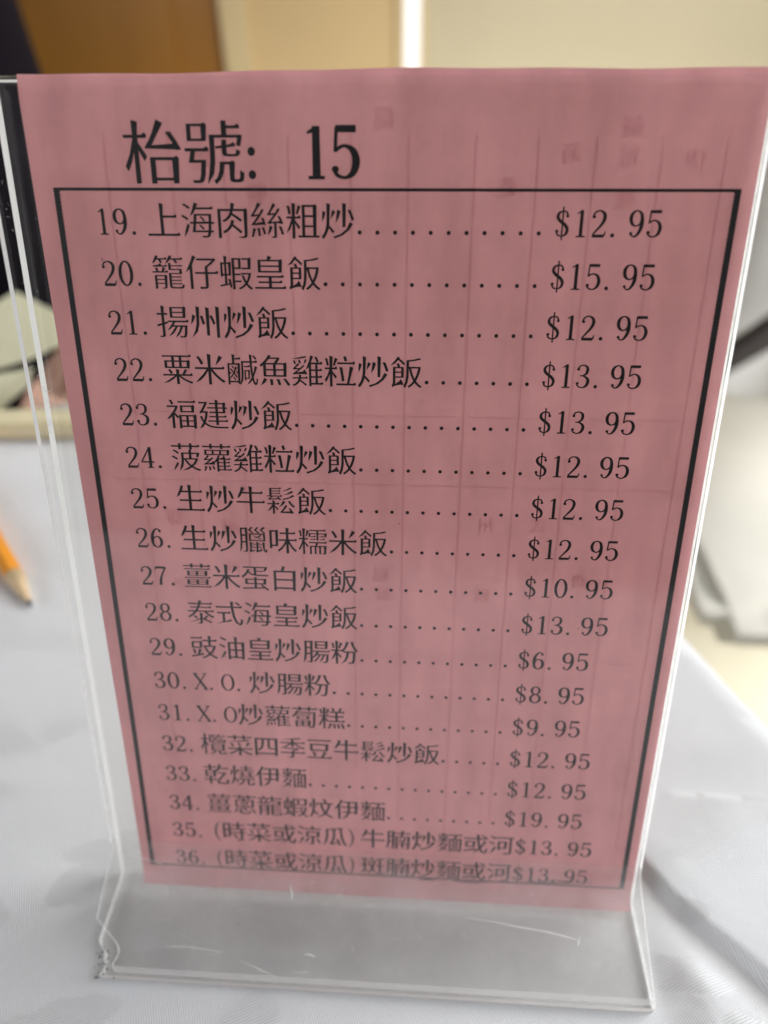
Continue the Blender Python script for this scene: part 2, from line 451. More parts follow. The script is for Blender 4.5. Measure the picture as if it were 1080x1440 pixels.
for i in range(len(sa) - 1):
    for j in range(len(sb) - 1):
        bm.faces.new((gr[i][j], gr[i + 1][j], gr[i + 1][j + 1], gr[i][j + 1]))
tc_ = obj('tablecloth', bm, M['cloth'], None, True)
tag(tc_, 'white damask tablecloth with woven leaves and a fold beside the sign', 'tablecloth')

# ------------------------------------------------------------------ pink menu card
card_u = [-3.7 + 120.2 * i / 60 for i in range(61)]
NV = 96
bm = bmesh.new()
rows = []
for j in range(NV + 1):
    f = j / NV
    r_ = []
    for i in range(61):
        g = i / 60
        top = -17.0 - 0.35 * smooth(g * 1.6) + 0.16 * math.sin(g * 9) + 0.07 * math.sin(g * 31 + 1)
        v = top + (157.4 - top) * f
        u = (-3.7 + 1.7 * f) + (117.2 - 0.3 * f - (-3.7 + 1.7 * f)) * g
        d = wave(u, v) + (-0.5 * (max(0, (-12 - v)) / 5) ** 2 if v < -12 else 0)
        if v > 152.6:
            q_ = (v - 152.6) / 4.6; d += 1.3 * q_ * q_ * (0.8 + 0.4 * g); v -= 0.2 * q_ * q_
        r_.append(bm.verts.new(P(u, v, d)))
    rows.append(r_)
for j in range(NV):
    for i in range(60): bm.faces.new((rows[j][i], rows[j + 1][i], rows[j + 1][i + 1], rows[j][i + 1]))
card = obj('menu_card', bm, M['pink'], None, True)
tag(card, 'pink printed price list card for table 15 inside the clear stand', 'menu card')

# --- lettering
GLY = {
 '枱': [[456,323,456,-73,538,-73,538,-27,817,-27,817,-70,904,-70,924,311,886,347,844,323],[538,24,538,271,817,271,817,24],[384,443,507,438,880,429,885,419,982,426,905,560,818,689,733,686,788,604,844,519,500,496,604,658,709,811,603,862,520,668,450,552,409,500,382,450],[195,859,199,646,44,646,44,592,196,592,125,360,37,188,79,114,148,243,202,392,199,-72,275,-72,274,427,365,260,409,332,275,534,275,592,412,592,424,638,390,682,337,646,275,646,293,831]],
 '號': [[149,758,322,758,322,589,149,589],[88,800,88,548,384,548,404,788,366,819,324,800],[40,451,40,400,131,400,92,235,296,235,277,64,253,-6,239,-15,223,-16,135,-12,144,-34,148,-61,252,-62,288,-53,312,-36,343,46,366,258,368,282,172,282,197,400,409,400,421,443,387,480,334,451],[651,844,651,643,450,643,450,392,445,250,420,97,380,-64,387,-68,483,70,513,236,520,392,520,596,902,596,879,487,938,474,978,634,933,646,920,643,725,643,725,727,930,727,942,766,908,803,855,774,725,774,725,844],[644,573,644,490,541,480,546,440,644,450,644,401,651,358,678,334,740,327,857,328,903,336,926,363,935,411,876,434,868,378,846,367,747,367,722,371,714,398,714,457,851,471,858,502,824,539,772,510,714,497,714,573],[598,257,587,136,549,33,485,-30,500,-46,522,-76,601,-2,642,86,663,211,750,211,750,31,754,-14,767,-34,796,-48,831,-51,886,-51,916,-49,943,-41,960,-26,970,-8,977,36,981,98,953,110,922,132,919,34,912,15,903,5,879,0,847,0,827,5,819,14,817,30,837,245,799,276,757,257]],
 '上': [[424,844,428,35,47,35,47,-24,968,-24,980,27,946,71,893,35,518,35,518,456,898,456,910,507,876,551,823,515,518,515,536,816]],
 '海': [[100,790,195,737,274,680,314,732,234,785,137,833],[46,495,136,443,211,387,250,440,174,491,81,539],[98,-45,106,-50,210,96,273,261,209,306,140,130],[570,474,629,419,679,360,468,352,488,512,828,512,824,360,681,361,722,392,672,446,610,499],[284,352,284,300,380,300,342,76,795,76,780,21,769,-1,752,-16,735,-18,617,-12,625,-30,632,-62,768,-62,812,-52,842,-29,862,10,878,76,953,76,953,125,884,125,898,300,982,300,982,352,901,352,910,533,910,561,412,561,386,352],[460,300,817,300,802,125,436,125],[545,258,608,198,658,137,702,169,651,226,584,283],[438,862,372,675,302,516,310,510,400,574,459,676,956,676,968,721,934,765,881,729,486,729,541,814]],
 '肉': [[92,693,92,-73,178,-73,178,636,452,636,402,528,322,445,222,392,240,371,258,343,369,399,440,456,493,528,631,439,742,354,788,408,665,494,520,582,538,636,837,636,837,14,830,-11,816,-16,667,-44,670,-51,802,-72,880,-60,913,-32,922,17,942,681,904,717,862,693,552,693,587,828,475,856,463,693],[472,402,435,284,351,174,217,99,236,78,254,50,369,107,443,165,496,236,626,138,729,48,780,99,664,194,527,292,548,352,559,402]],
 '絲': [[818,253,874,124,909,19,974,42,937,146,900,246],[564,268,533,132,502,12,509,8,598,112,656,227],[212,201,232,80,242,-18,304,-2,293,94,293,188],[92,208,70,74,34,-29,94,-49,128,56,176,167],[335,221,373,114,397,28,454,49,429,133,412,212],[506,316,566,306,692,322,693,1,688,-15,678,-18,594,-43,596,-49,687,-66,737,-55,760,-34,764,3,764,330,877,311,879,304,959,309,917,410,872,508,796,512,861,383,606,358,752,520,875,688,818,725,731,591,592,580,675,696,757,797,672,852,609,706,553,621,521,581,500,543,502,537,561,528,698,546,588,418,536,367,503,322],[43,271,132,270,382,286,384,280,460,282,432,370,410,457,330,468,373,354,152,322,298,491,419,665,360,700,269,558,131,544,232,684,331,809,245,864,165,694,98,593,60,547,35,506,37,500,97,490,235,508,127,377,74,324,41,278]],
 '粗': [[58,784,95,658,113,557,182,574,162,675,144,772],[376,804,351,676,316,571,374,552,414,653,471,756],[52,502,52,448,201,448,126,260,48,83,54,74,154,170,213,313,211,-72,293,-72,293,321,388,166,440,228,293,410,293,448,445,448,457,494,423,538,370,502,293,502,311,829,207,857,211,502],[576,487,805,487,805,276,576,276],[576,539,576,749,805,749,805,539],[576,224,805,224,805,7,576,7],[493,803,493,7,383,7,383,-47,978,-47,978,7,892,7,912,791,874,827,832,803]],
 '炒': [[74,652,64,514,62,383,70,380,133,500,163,616],[352,686,324,567,305,449,311,446,381,538,442,630],[490,688,465,515,447,356,455,352,539,489,592,646],[782,680,851,526,894,398,969,426,924,552,874,676],[842,366,743,177,580,53,369,-17,386,-40,401,-73,648,18,816,149,938,315],[633,859,637,232,720,232,738,831],[189,854,193,500,184,310,139,125,42,-27,67,-51,96,-85,168,9,220,109,248,202,362,61,411,116,263,276,272,390,275,500,293,826]],
 '籠': [[243,601,246,594,74,575,74,539,489,539,501,567,467,604,414,575,339,575,304,637,364,660,320,731,495,731,507,765,473,802,420,773,221,773,250,831,180,850,118,739,62,629,69,624,145,664,195,731,244,731,301,644],[358,537,322,414,206,420,228,430,218,473,201,521,136,510,163,414,49,414,49,375,506,375,518,406,484,443,431,414,385,414,445,497],[176,169,389,169,389,94,176,94],[176,201,176,274,389,274,389,201],[106,308,106,-72,176,-72,176,63,389,63,390,-10,385,-29,373,-32,275,-53,277,-58,376,-72,431,-62,456,-42,461,-8,481,296,443,328,401,308],[532,357,532,26,542,-28,581,-55,662,-63,870,-63,934,-52,965,-18,977,40,949,48,914,66,908,15,891,-16,863,-21,667,-21,618,-14,604,23,604,56,908,56,908,85,604,85,604,150,890,150,890,178,604,178,604,244,895,244,895,274,604,274,604,338,921,338,921,481,606,481,606,550,952,550,952,583,606,583,606,642,532,642,532,449,849,449,849,369,532,369],[582,852,514,738,451,634,458,629,538,667,592,731,683,731,726,672,750,629,813,650,760,731,958,731,970,765,936,802,883,773,622,773,653,834]],
 '仔': [[260,861,204,700,124,561,42,406,47,398,157,474,157,-73,240,-73,240,602,296,710,361,810],[604,550,604,403,311,403,311,347,604,347,604,18,597,-6,582,-10,425,-8,438,-40,445,-69,566,-67,645,-55,681,-28,690,22,690,347,980,347,992,395,958,439,904,403,690,403,690,535,825,631,945,746,900,778,879,772,374,772,374,717,827,717,717,624]],
 '蝦': [[688,790,688,743,870,743,870,533,688,533,688,484,949,484,969,778,931,814,889,790],[264,227,303,101,246,90,246,311,362,311,382,658,344,694,302,670,246,670,264,827,174,855,178,670,66,670,66,279,130,279,130,311,178,311,178,76,33,48,44,-1,314,56,328,-23,391,-7,366,105,344,214],[130,623,182,623,182,356,130,356],[241,623,297,623,297,356,241,356],[404,790,404,-72,480,-72,480,128,666,128,666,176,480,176,480,319,656,319,656,367,480,367,480,490,667,490,667,790],[743,325,678,308,714,202,765,97,669,15,575,-31,606,-78,722,-19,803,47,865,-22,950,-81,991,-32,921,15,848,93,922,230,963,379,920,390,905,388,667,388,667,341,880,341,845,231,808,161,770,242],[480,743,592,743,592,538,480,538]],
 '皇': [[248,556,768,556,768,448,248,448],[248,705,768,705,768,598,248,598],[58,3,58,-48,958,-48,970,-5,936,39,883,3,554,3,554,111,854,111,866,151,832,195,779,159,554,159,554,262,899,262,911,304,877,348,824,312,121,312,121,262,466,262,466,159,168,159,168,111,466,111,466,3],[459,861,426,750,163,750,163,402,857,402,877,738,839,774,797,750,515,750,576,822]],
 '飯': [[902,819,723,774,505,750,505,435,500,277,473,103,415,-39,440,-52,478,-82,546,88,575,264,578,435,578,500,580,500,635,304,714,132,629,36,546,-25,568,-49,586,-75,682,-6,756,76,830,-6,932,-76,974,-24,884,36,798,131,860,252,909,392,940,547,894,561,880,558,582,558,582,713,774,734,940,776],[858,507,811,330,754,204,696,332,647,507],[349,372,349,268,176,268,176,372],[349,413,176,413,176,508,349,508],[294,132,298,125,176,41,176,226,423,226,423,549,313,549,290,649,206,655,240,549,100,549,100,72,84,21,60,0,74,-31,85,-61,100,-54,165,-19,343,21,347,12,432,12,394,98,346,192],[242,852,145,726,29,596,32,589,166,654,255,755,350,674,425,599,465,650,386,726,289,802,304,828]],
 '揚': [[518,640,824,640,824,542,518,542],[518,773,824,773,824,676,518,676],[438,812,438,503,906,503,926,800,888,836,846,812],[370,422,370,374,510,374,418,252,337,145,342,140,426,177,490,241,577,241,465,92,357,-33,363,-38,489,31,572,124,648,241,732,241,678,122,615,31,561,-64,567,-69,677,7,748,115,806,241,865,241,846,55,824,-15,810,-25,796,-27,700,-22,707,-39,713,-70,829,-71,868,-62,892,-46,923,42,944,263,945,286,528,286,584,374,980,374,992,414,958,458,906,422],[174,858,178,638,40,638,40,584,178,584,178,346,25,304,40,244,178,286,178,8,172,-14,162,-16,60,-44,62,-50,171,-69,227,-56,254,-30,260,14,260,312,367,346,360,398,260,370,260,584,363,584,363,638,260,638,278,830]],
 '州': [[230,842,234,520,224,327,172,138,74,-53,81,-60,251,111,308,312,320,520,338,814],[520,820,524,-3,609,-3,627,792],[822,845,826,-60,912,-60,930,817],[116,611,83,454,57,317,65,314,159,444,211,563],[335,570,384,426,411,309,486,340,456,454,426,568],[623,576,690,433,732,316,802,352,758,466,708,578]],
 '粟': [[121,646,121,411,896,411,916,634,878,670,836,646,659,646,659,749,951,749,963,789,929,833,876,797,64,797,64,749,347,749,347,646],[429,749,577,749,577,646,429,646],[205,601,347,601,347,457,205,457],[429,601,577,601,577,457,429,457],[659,601,809,601,809,457,659,457],[210,356,253,300,291,232,52,232,52,181,407,180,219,55,51,-42,56,-49,221,-9,362,72,462,156,462,-75,548,-75,548,155,648,74,790,-5,932,-60,950,-31,971,-6,844,35,730,90,602,180,962,181,974,224,940,268,887,232,730,232,811,358,733,385,698,316,648,232,548,232,566,363,458,391,462,232,290,236,360,269,328,323,278,383]],
 '米': [[815,813,755,670,704,529,712,525,826,633,922,750],[116,774,199,639,252,528,331,563,273,673,209,776],[456,858,460,453,54,453,54,394,412,394,298,242,166,114,54,-6,60,-13,232,73,356,198,460,340,460,-73,550,-73,550,344,658,205,790,76,926,-22,950,10,977,38,850,122,717,246,599,394,959,394,971,445,937,489,884,453,550,453,568,830]],
 '鹹': [[572,510,572,472,746,472,758,502,724,539,671,510],[186,495,220,459,246,424,275,455,247,486,210,519],[838,810,885,760,928,698,975,729,940,776,879,835],[216,158,251,114,277,72,310,98,282,138,244,180],[742,861,752,656,489,656,489,355,486,234,471,104,436,-14,456,573,418,604,376,585,286,585,286,698,470,698,482,736,448,773,394,744,286,744,304,833,212,861,216,585,68,585,68,-60,126,-60,126,7,376,7,376,-37,428,-37,439,-68,445,-71,521,60,544,212,550,355,550,606,754,606,769,370,794,171,716,54,643,-54,648,-59,745,2,810,90,837,0,867,-51,911,-73,943,-56,968,-4,990,108,972,120,944,146,930,36,910,-6,883,40,856,169,918,322,979,478,897,516,876,388,841,281,816,606,974,606,986,648,952,685,898,656,814,656,825,833],[316,335,349,297,374,260,376,53,126,53,133,130,137,127,206,184,256,260,326,146,362,174,280,301,320,386,369,455,302,495,248,340,167,436,136,412,228,300,179,222,126,156,132,274,135,269,187,280,130,346,126,344,126,539,376,539,376,321,341,357],[622,347,692,347,692,158,622,158],[578,384,578,73,622,73,622,122,737,122,757,372,719,403,677,384]],
 '魚': [[344,132,362,21,367,-63,454,-52,446,30,448,111],[550,131,592,20,618,-64,699,-44,670,41,648,119],[754,140,841,21,901,-78,976,-42,911,55,843,142],[173,161,120,37,68,-68,76,-72,196,16,272,112],[247,384,464,384,464,248,247,248],[548,384,778,384,778,248,548,248],[247,563,464,563,464,428,247,428],[548,563,778,563,778,428,548,428],[330,849,266,750,165,638,49,545,71,524,99,492,163,542,163,199,864,199,884,599,846,635,804,611,586,611,642,686,681,752,631,783,615,778,384,778,416,831],[244,611,348,732,581,732,492,611]],
 '雞': [[233,707,254,654,268,606,323,630,308,676,285,727],[463,834,276,794,51,750,52,745,292,751,488,790],[76,686,99,633,114,583,168,608,152,656,127,706],[449,743,421,676,403,594,408,592,466,651,501,720],[249,273,242,196,49,196,49,153,236,153,192,62,129,5,41,-32,54,-47,72,-76,168,-36,232,13,273,70,375,-2,450,-67,488,-26,402,44,293,115,304,153,504,153,516,188,482,225,429,196,311,196,320,273],[627,388,752,388,752,234,627,234],[627,438,627,587,752,587,752,438],[725,815,767,725,800,645,627,640,662,740,706,815,611,861,575,707,517,572,466,436,472,430,556,494,556,-72,627,-72,627,-24,974,-24,986,22,952,58,900,30,822,30,822,184,945,184,957,226,923,263,870,234,822,234,822,388,945,388,957,430,923,467,870,438,822,438,822,587,963,587,975,637,941,674,888,645,814,648,867,669,832,742,808,807],[627,184,752,184,752,30,627,30],[78,273,152,288,432,289,436,283,510,287,472,362,418,440,378,385,384,377,181,338,313,434,425,534,383,568,289,477,153,472,223,535,274,590,228,620,167,547,118,500,88,479,73,473,86,422,121,430,241,437,146,366,96,334,65,324]],
 '粒': [[49,778,86,654,104,554,170,570,150,670,132,765],[345,798,321,672,286,569,341,551,380,650,438,752],[423,659,423,604,947,604,959,651,925,695,872,659],[479,524,528,284,555,85,636,110,605,303,576,514],[601,828,627,753,644,684,725,707,705,775,678,848],[43,502,43,448,181,448,112,268,33,135,74,58,140,172,191,302,189,-72,270,-72,270,308,357,169,407,230,270,397,270,448,408,448,420,494,386,538,334,502,270,502,288,829,185,857,189,502],[381,26,381,-32,976,-32,988,18,954,62,900,26,781,26,840,272,904,506,796,548,760,282,704,26]],
 '福': [[132,830,208,676,274,708,242,772,218,829],[546,615,826,615,826,486,546,486],[468,660,468,442,906,442,926,648,888,684,846,660],[410,794,410,745,960,745,972,786,938,830,885,794],[639,313,639,190,495,190,495,313],[718,313,870,313,870,190,718,190],[639,148,639,22,495,22,495,148],[718,148,870,148,870,22,718,22],[51,653,51,601,316,601,231,459,126,340,26,220,31,212,126,244,190,305,190,-70,274,-70,274,355,377,242,414,293,414,-73,495,-73,495,-25,870,-25,870,-70,953,-70,973,346,935,382,893,358,414,358,414,306,288,419,357,525,407,631,368,657,349,653]],
 '建': [[394,757,394,713,584,713,584,620,330,620,330,577,584,577,584,481,388,481,388,436,584,436,584,341,379,341,379,300,584,300,584,204,337,204,337,160,584,160,584,58,666,58,666,160,955,160,967,196,933,240,880,204,666,204,666,300,917,300,929,333,895,377,842,341,666,341,666,436,893,436,893,577,963,577,963,620,893,620,913,745,875,781,833,757,666,757,684,831,580,859,584,757],[666,577,815,577,815,481,666,481],[666,620,666,713,815,713,815,620],[74,418,118,424,142,440,259,440,234,306,201,203,170,258,160,330,74,335,116,222,170,127,108,34,57,-59,63,-65,165,-12,224,74,335,3,486,-37,662,-47,953,-47,963,-13,974,6,663,5,506,14,372,49,254,128,311,299,342,481,298,492,282,490,191,490,272,624,343,763,295,794,266,780,60,780,60,730,242,730,175,598,130,522,92,473,71,425]],
 '菠': [[96,596,184,541,256,484,296,534,221,587,131,636],[42,396,132,342,207,287,246,338,170,389,78,439],[81,-54,89,-60,196,46,265,172,212,221,134,87],[356,540,356,357,348,223,313,80,263,-64,270,-69,382,44,422,173,438,308,446,308,519,184,616,79,488,12,372,-54,376,-60,552,-25,672,42,785,-20,935,-68,952,-40,972,-15,852,18,726,79,833,202,899,339,853,357,836,354,690,354,690,492,866,492,838,408,908,384,935,451,961,528,907,544,893,540,690,540,690,642,725,642,725,722,963,722,975,764,941,808,888,772,725,772,725,843,640,843,640,772,371,772,371,843,287,843,287,772,54,772,54,722,287,722,287,642,371,642,371,722,640,722,640,627,606,627,606,540],[606,492,606,354,438,354,438,492],[807,308,744,201,669,123,590,202,520,308]],
 '蘿': [[658,611,836,611,836,509,658,509],[419,611,593,611,593,509,419,509],[186,611,354,611,354,509,186,509],[220,97,236,25,243,-42,301,-33,294,34,276,106],[106,119,94,21,67,-47,123,-62,151,11,188,84],[334,112,364,48,384,-12,439,2,417,60,384,123],[637,844,637,774,373,774,373,844,296,844,296,774,56,774,56,727,296,727,296,678,373,678,373,727,637,727,637,678,714,678,714,727,961,727,973,766,939,803,886,774,714,774,714,844],[713,211,713,128,568,128,568,211],[69,152,151,153,369,158,370,154,440,158,423,220,429,216,498,260,498,-75,568,-75,568,-30,965,-30,977,1,943,38,890,9,782,9,782,94,919,94,931,120,897,157,844,128,782,128,782,211,919,211,931,236,897,273,844,244,782,244,782,325,943,325,955,356,921,393,868,364,788,364,766,419,739,470,908,474,928,634,890,665,848,646,116,646,116,474,208,474,150,396,104,348,83,333,67,307,69,303,126,299,259,311,143,217,96,187,67,157],[713,244,568,244,568,325,713,325],[713,94,713,9,568,9,568,94],[689,407,694,397,569,364,610,449,569,468,736,467],[337,238,341,231,184,196,304,288,398,376,348,404,298,349,164,340,223,398,262,444,207,470,553,474,484,346,404,247,383,284]],
 '生': [[236,829,192,695,128,561,81,434,90,428,179,490,236,590,464,590,464,348,162,348,162,292,464,292,464,17,51,17,51,-40,967,-40,979,9,945,53,892,17,554,17,554,292,882,292,894,340,860,384,807,348,554,348,554,590,919,590,931,638,897,682,844,646,554,646,572,831,460,859,464,646,263,646,297,734,321,810]],
 '牛': [[470,859,474,658,264,658,332,789,225,834,186,690,124,561,82,442,91,437,180,500,237,601,474,601,474,341,48,341,48,283,474,283,474,-72,564,-72,564,283,968,283,980,333,946,377,893,341,564,341,564,601,912,601,924,650,890,694,836,658,564,658,582,831]],
 '鬆': [[834,844,704,777,577,711,581,706,754,753,879,821],[864,731,733,645,588,578,592,574,789,623,931,682],[892,600,804,525,691,484,564,454,575,441,591,415,734,451,866,506,964,552],[576,392,512,266,442,160,447,154,574,247,660,348],[809,378,731,387,779,292,843,214,924,150,966,199,870,274],[86,420,176,416,451,437,481,397,527,424,489,467,422,526,548,526,560,550,526,587,474,558,213,558,213,618,495,618,507,635,473,672,420,643,213,643,213,700,495,700,507,719,473,756,420,727,213,727,213,786,521,786,533,810,499,847,446,818,141,818,141,558,53,558,53,526,190,526,118,463,84,426],[226,397,230,299,63,299,63,254,228,254,132,123,54,15,59,10,163,73,230,164,230,-71,300,-71,300,160,390,59,429,103,300,217,300,254,444,254,456,291,422,328,369,299,300,299,318,369],[396,477,401,473,174,450,258,526,422,523],[467,-32,561,-37,839,-42,843,-50,924,-48,875,42,813,130,739,135,811,32,562,12,649,116,717,216,655,248,582,127,522,49,487,13,465,-26]],
 '臘': [[446,570,854,570,854,376,446,376],[487,237,576,186,594,220,504,267],[483,128,572,74,591,108,502,158],[691,237,785,184,803,218,708,266],[687,130,780,74,799,107,705,158],[814,312,828,112,861,-22,926,-76,963,-48,984,30,940,60,934,5,924,-14,892,76,900,284],[864,859,750,733,823,674,885,612,685,615,738,640,690,682,626,734,722,825,663,843,617,792,556,735,625,673,683,612,486,612,534,636,494,678,433,732,525,826,465,843,422,792,363,732,428,674,486,608,379,608,379,338,922,338,922,608,890,611,937,637,821,733,944,812],[501,522,620,475,490,402,493,400,654,461,786,396,806,422,689,478,808,524,757,565,654,491,519,542],[376,-61,436,-61,566,-16,563,26,461,-2,479,283,394,311,398,38,387,-11,374,-55],[591,-62,656,-60,808,-10,818,23,784,60,730,31,675,-3,693,283,608,311,612,37,602,-11,588,-55],[88,806,88,448,86,286,70,109,52,-66,59,-70,129,83,149,271,254,271,255,7,249,-11,239,-14,159,-40,161,-46,249,-64,294,-52,315,-29,320,8,340,794,302,826,260,806],[153,753,254,753,254,569,153,569],[153,515,254,515,254,326,151,326,153,449]],
 '味': [[615,854,619,676,412,676,412,620,619,620,619,432,372,432,372,376,597,376,517,232,417,115,316,36,341,10,362,-20,466,62,551,163,619,272,619,-72,706,-72,705,271,800,113,920,-19,946,14,973,42,886,123,801,236,728,376,969,376,981,424,947,468,894,432,706,432,706,620,928,620,940,668,906,712,853,676,706,676,724,826],[69,750,69,98,149,98,149,177,346,177,366,738,328,774,286,750],[149,694,266,694,266,234,149,234]],
 '糯': [[449,571,449,541,604,541,616,563,582,600,529,571],[733,571,733,541,886,541,898,563,864,600,811,571],[429,474,429,443,606,443,618,466,584,502,531,474],[733,474,733,443,910,443,922,466,888,502,834,474],[50,781,83,656,94,555,152,568,138,670,124,767],[310,800,295,673,270,567,318,552,393,756],[378,680,378,546,440,546,440,642,639,642,639,422,702,422,702,642,904,642,904,546,967,546,987,668,949,699,907,680,702,680,702,755,939,755,951,789,917,826,864,797,406,797,406,755,639,755,639,680],[408,232,408,-73,472,-73,472,190,567,190,567,-66,628,-66,628,190,719,190,719,-67,780,-67,780,190,879,190,879,-16,876,-31,868,-33,812,-54,814,-60,888,-73,928,-64,946,-44,950,-15,970,220,932,252,890,232,654,232,689,324,972,324,984,360,950,397,896,368,381,368,381,324,616,324,588,232],[45,503,45,448,174,448,110,263,36,121,71,60,129,166,181,300,180,-70,246,-70,246,305,329,166,373,224,246,379,246,448,358,448,358,503,246,503,264,832,176,860,180,503]],
 '薑': [[888,238,850,274,808,250,148,250,148,55,868,55],[871,564,833,600,791,576,167,576,167,389,851,389],[979,-10,945,34,892,-2,48,-2,48,-37,967,-37],[962,655,928,699,875,663,69,663,69,629,950,629],[962,328,928,372,875,336,69,336,69,302,950,302],[229,80,229,141,464,141,464,80],[544,141,784,141,784,80,544,80],[229,166,229,226,464,226,464,166],[544,226,784,226,784,166,544,166],[248,413,248,473,464,473,464,413],[544,473,768,473,768,413,544,413],[248,494,248,553,464,553,464,494],[544,553,768,553,768,494,544,494],[977,771,943,815,890,779,717,779,717,843,633,843,633,779,377,779,377,843,293,843,293,779,52,779,52,738,293,738,293,695,377,695,377,738,633,738,633,695,717,695,717,738,965,738]],
 '蛋': [[252,707,202,597,125,503,35,436,69,368,187,461,274,572,357,500,489,462,660,453,953,453,962,488,971,504,660,504,550,506,550,612,791,612,791,651,550,651,550,750,841,750,792,646,862,628,901,700,938,785,884,800,868,797,98,797,98,750,464,750,464,520,378,549,302,621,329,689],[233,306,466,306,466,187,233,187],[550,306,781,306,781,187,550,187],[64,15,68,-42,824,-11,918,-90,964,-46,858,42,725,137,864,139,887,336,849,372,807,348,550,348,550,414,466,414,466,348,151,348,151,144,466,144,466,23],[676,97,772,32,550,25,550,144,726,139]],
 '白': [[446,849,424,775,389,681,141,681,141,-73,227,-73,227,2,786,2,786,-68,875,-68,895,669,857,705,815,681,479,681,546,830],[227,60,227,315,786,315,786,60],[227,373,227,621,786,621,786,373]],
 '泰': [[243,232,302,179,348,127,400,169,352,218,290,268],[702,276,658,221,599,158,552,180,570,348,464,376,468,150,119,0,123,-6,468,100,468,0,462,-20,453,-23,341,-45,343,-51,454,-65,516,-56,546,-34,552,4,552,120,707,42,837,-34,875,16,658,132,761,238],[455,859,442,747,102,747,102,701,432,701,396,604,153,604,153,560,378,560,317,458,47,458,47,411,286,411,164,292,46,212,65,196,95,165,254,278,374,411,628,411,712,314,812,239,937,176,958,208,979,230,847,292,705,411,966,411,978,450,944,494,891,458,408,458,463,560,878,560,890,596,856,640,803,604,483,604,518,701,920,701,932,739,898,783,845,747,531,747,566,823]],
 '式': [[724,802,802,740,864,677,914,722,850,781,770,840],[564,855,573,654,51,654,51,597,577,597,624,252,715,15,858,-76,931,-53,967,14,984,138,953,154,909,188,893,34,865,-6,780,67,710,277,666,597,965,597,977,646,943,690,890,654,663,654,677,827],[57,-14,60,-21,577,70,584,115,550,159,497,123,355,76,355,372,544,372,556,420,522,464,470,428,86,428,86,372,269,372,269,59]],
 '豉': [[47,784,47,732,454,732,466,776,432,820,379,784],[146,572,353,572,353,401,146,401],[70,618,70,355,432,355,452,606,414,642,372,618],[92,307,120,199,136,114,209,134,191,218,184,296],[30,38,43,-18,472,76,479,119,445,163,392,127,338,100,411,286,312,334,293,207,260,84],[665,859,669,686,455,686,455,632,669,632,669,462,473,462,476,405,574,402,512,381,570,249,658,118,532,31,412,-22,432,-44,450,-74,594,-7,705,72,804,-8,938,-76,957,-47,978,-22,870,29,755,117,833,216,895,329,936,444,891,464,874,462,755,462,755,632,971,632,983,678,949,722,896,686,755,686,773,831],[844,410,782,271,708,173,635,278,579,405]],
 '油': [[98,788,204,731,293,670,333,727,242,782,134,835],[46,510,149,455,236,397,274,453,186,507,80,557],[102,-44,110,-50,226,74,302,219,240,270,157,116],[606,46,449,46,449,286,606,286],[690,46,690,286,855,286,855,46],[367,631,367,-70,449,-70,449,-10,855,-10,855,-64,939,-64,959,619,921,655,879,631,690,631,708,829,602,857,606,631],[606,343,449,343,449,574,606,574],[690,343,690,574,855,574,855,343]],
 '腸': [[546,636,828,636,828,543,546,543],[546,766,828,766,828,674,546,674],[466,806,466,503,910,503,930,794,892,830,850,806],[100,806,100,449,96,286,75,107,54,-67,63,-72,148,85,171,271,297,271,297,7,292,-14,282,-17,183,-44,185,-51,291,-69,346,-56,371,-30,377,9,390,133,395,129,471,172,527,241,600,241,510,96,414,-1,432,-16,462,-46,576,81,668,241,746,241,670,76,604,-61,610,-66,740,67,813,241,870,241,851,56,830,-13,818,-24,808,-25,726,-22,733,-38,737,-68,841,-68,876,-59,899,-43,930,44,951,264,952,286,560,286,604,372,980,372,992,416,958,460,906,424,396,424,396,372,527,372,454,253,377,170,397,794,359,830,317,806],[176,754,297,754,297,568,176,568],[176,516,297,516,297,325,174,325,176,449]],
 '粉': [[820,816,722,829,766,663,832,528,928,412,954,449,980,474,900,566,843,679],[48,774,80,653,99,554,167,572,146,669,134,761],[349,798,325,674,290,571,348,552,388,650,447,750],[41,494,41,440,184,440,112,261,39,92,44,83,142,168,198,298,196,-72,277,-72,277,292,368,160,415,220,277,377,277,440,411,440,408,430,411,423,462,431,462,386,586,386,550,200,486,68,398,-54,403,-61,553,37,630,190,670,386,810,386,788,105,762,2,746,-11,732,-12,633,-8,640,-28,646,-60,769,-60,810,-51,837,-29,872,91,894,414,896,441,479,441,562,557,618,682,668,797,566,837,535,683,482,568,411,485,411,494,277,494,295,831,192,859,196,494]],
 '蔔': [[288,401,581,401,581,323,288,323],[210,424,210,298,662,298,682,412,644,448,602,424],[390,103,390,26,242,26,242,103],[390,132,242,132,242,207,390,207],[465,103,620,103,620,26,465,26],[465,132,465,207,620,207,620,132],[219,676,181,595,118,498,41,416,62,399,91,368,142,418,194,481,710,481,722,502,688,546,635,510,217,510,252,569,824,569,809,145,784,-7,769,-22,757,-24,700,-22,720,226,682,262,640,238,164,238,164,-42,242,-42,242,-6,660,-6,674,-42,678,-72,794,-70,834,-59,860,-34,891,122,908,579,908,609,275,609,294,654,292,662,377,662,377,726,633,726,633,662,718,662,718,726,965,726,977,767,943,811,890,775,718,775,718,843,633,843,633,775,377,775,377,843,292,843,292,775,52,775,52,726,292,726,292,664]],
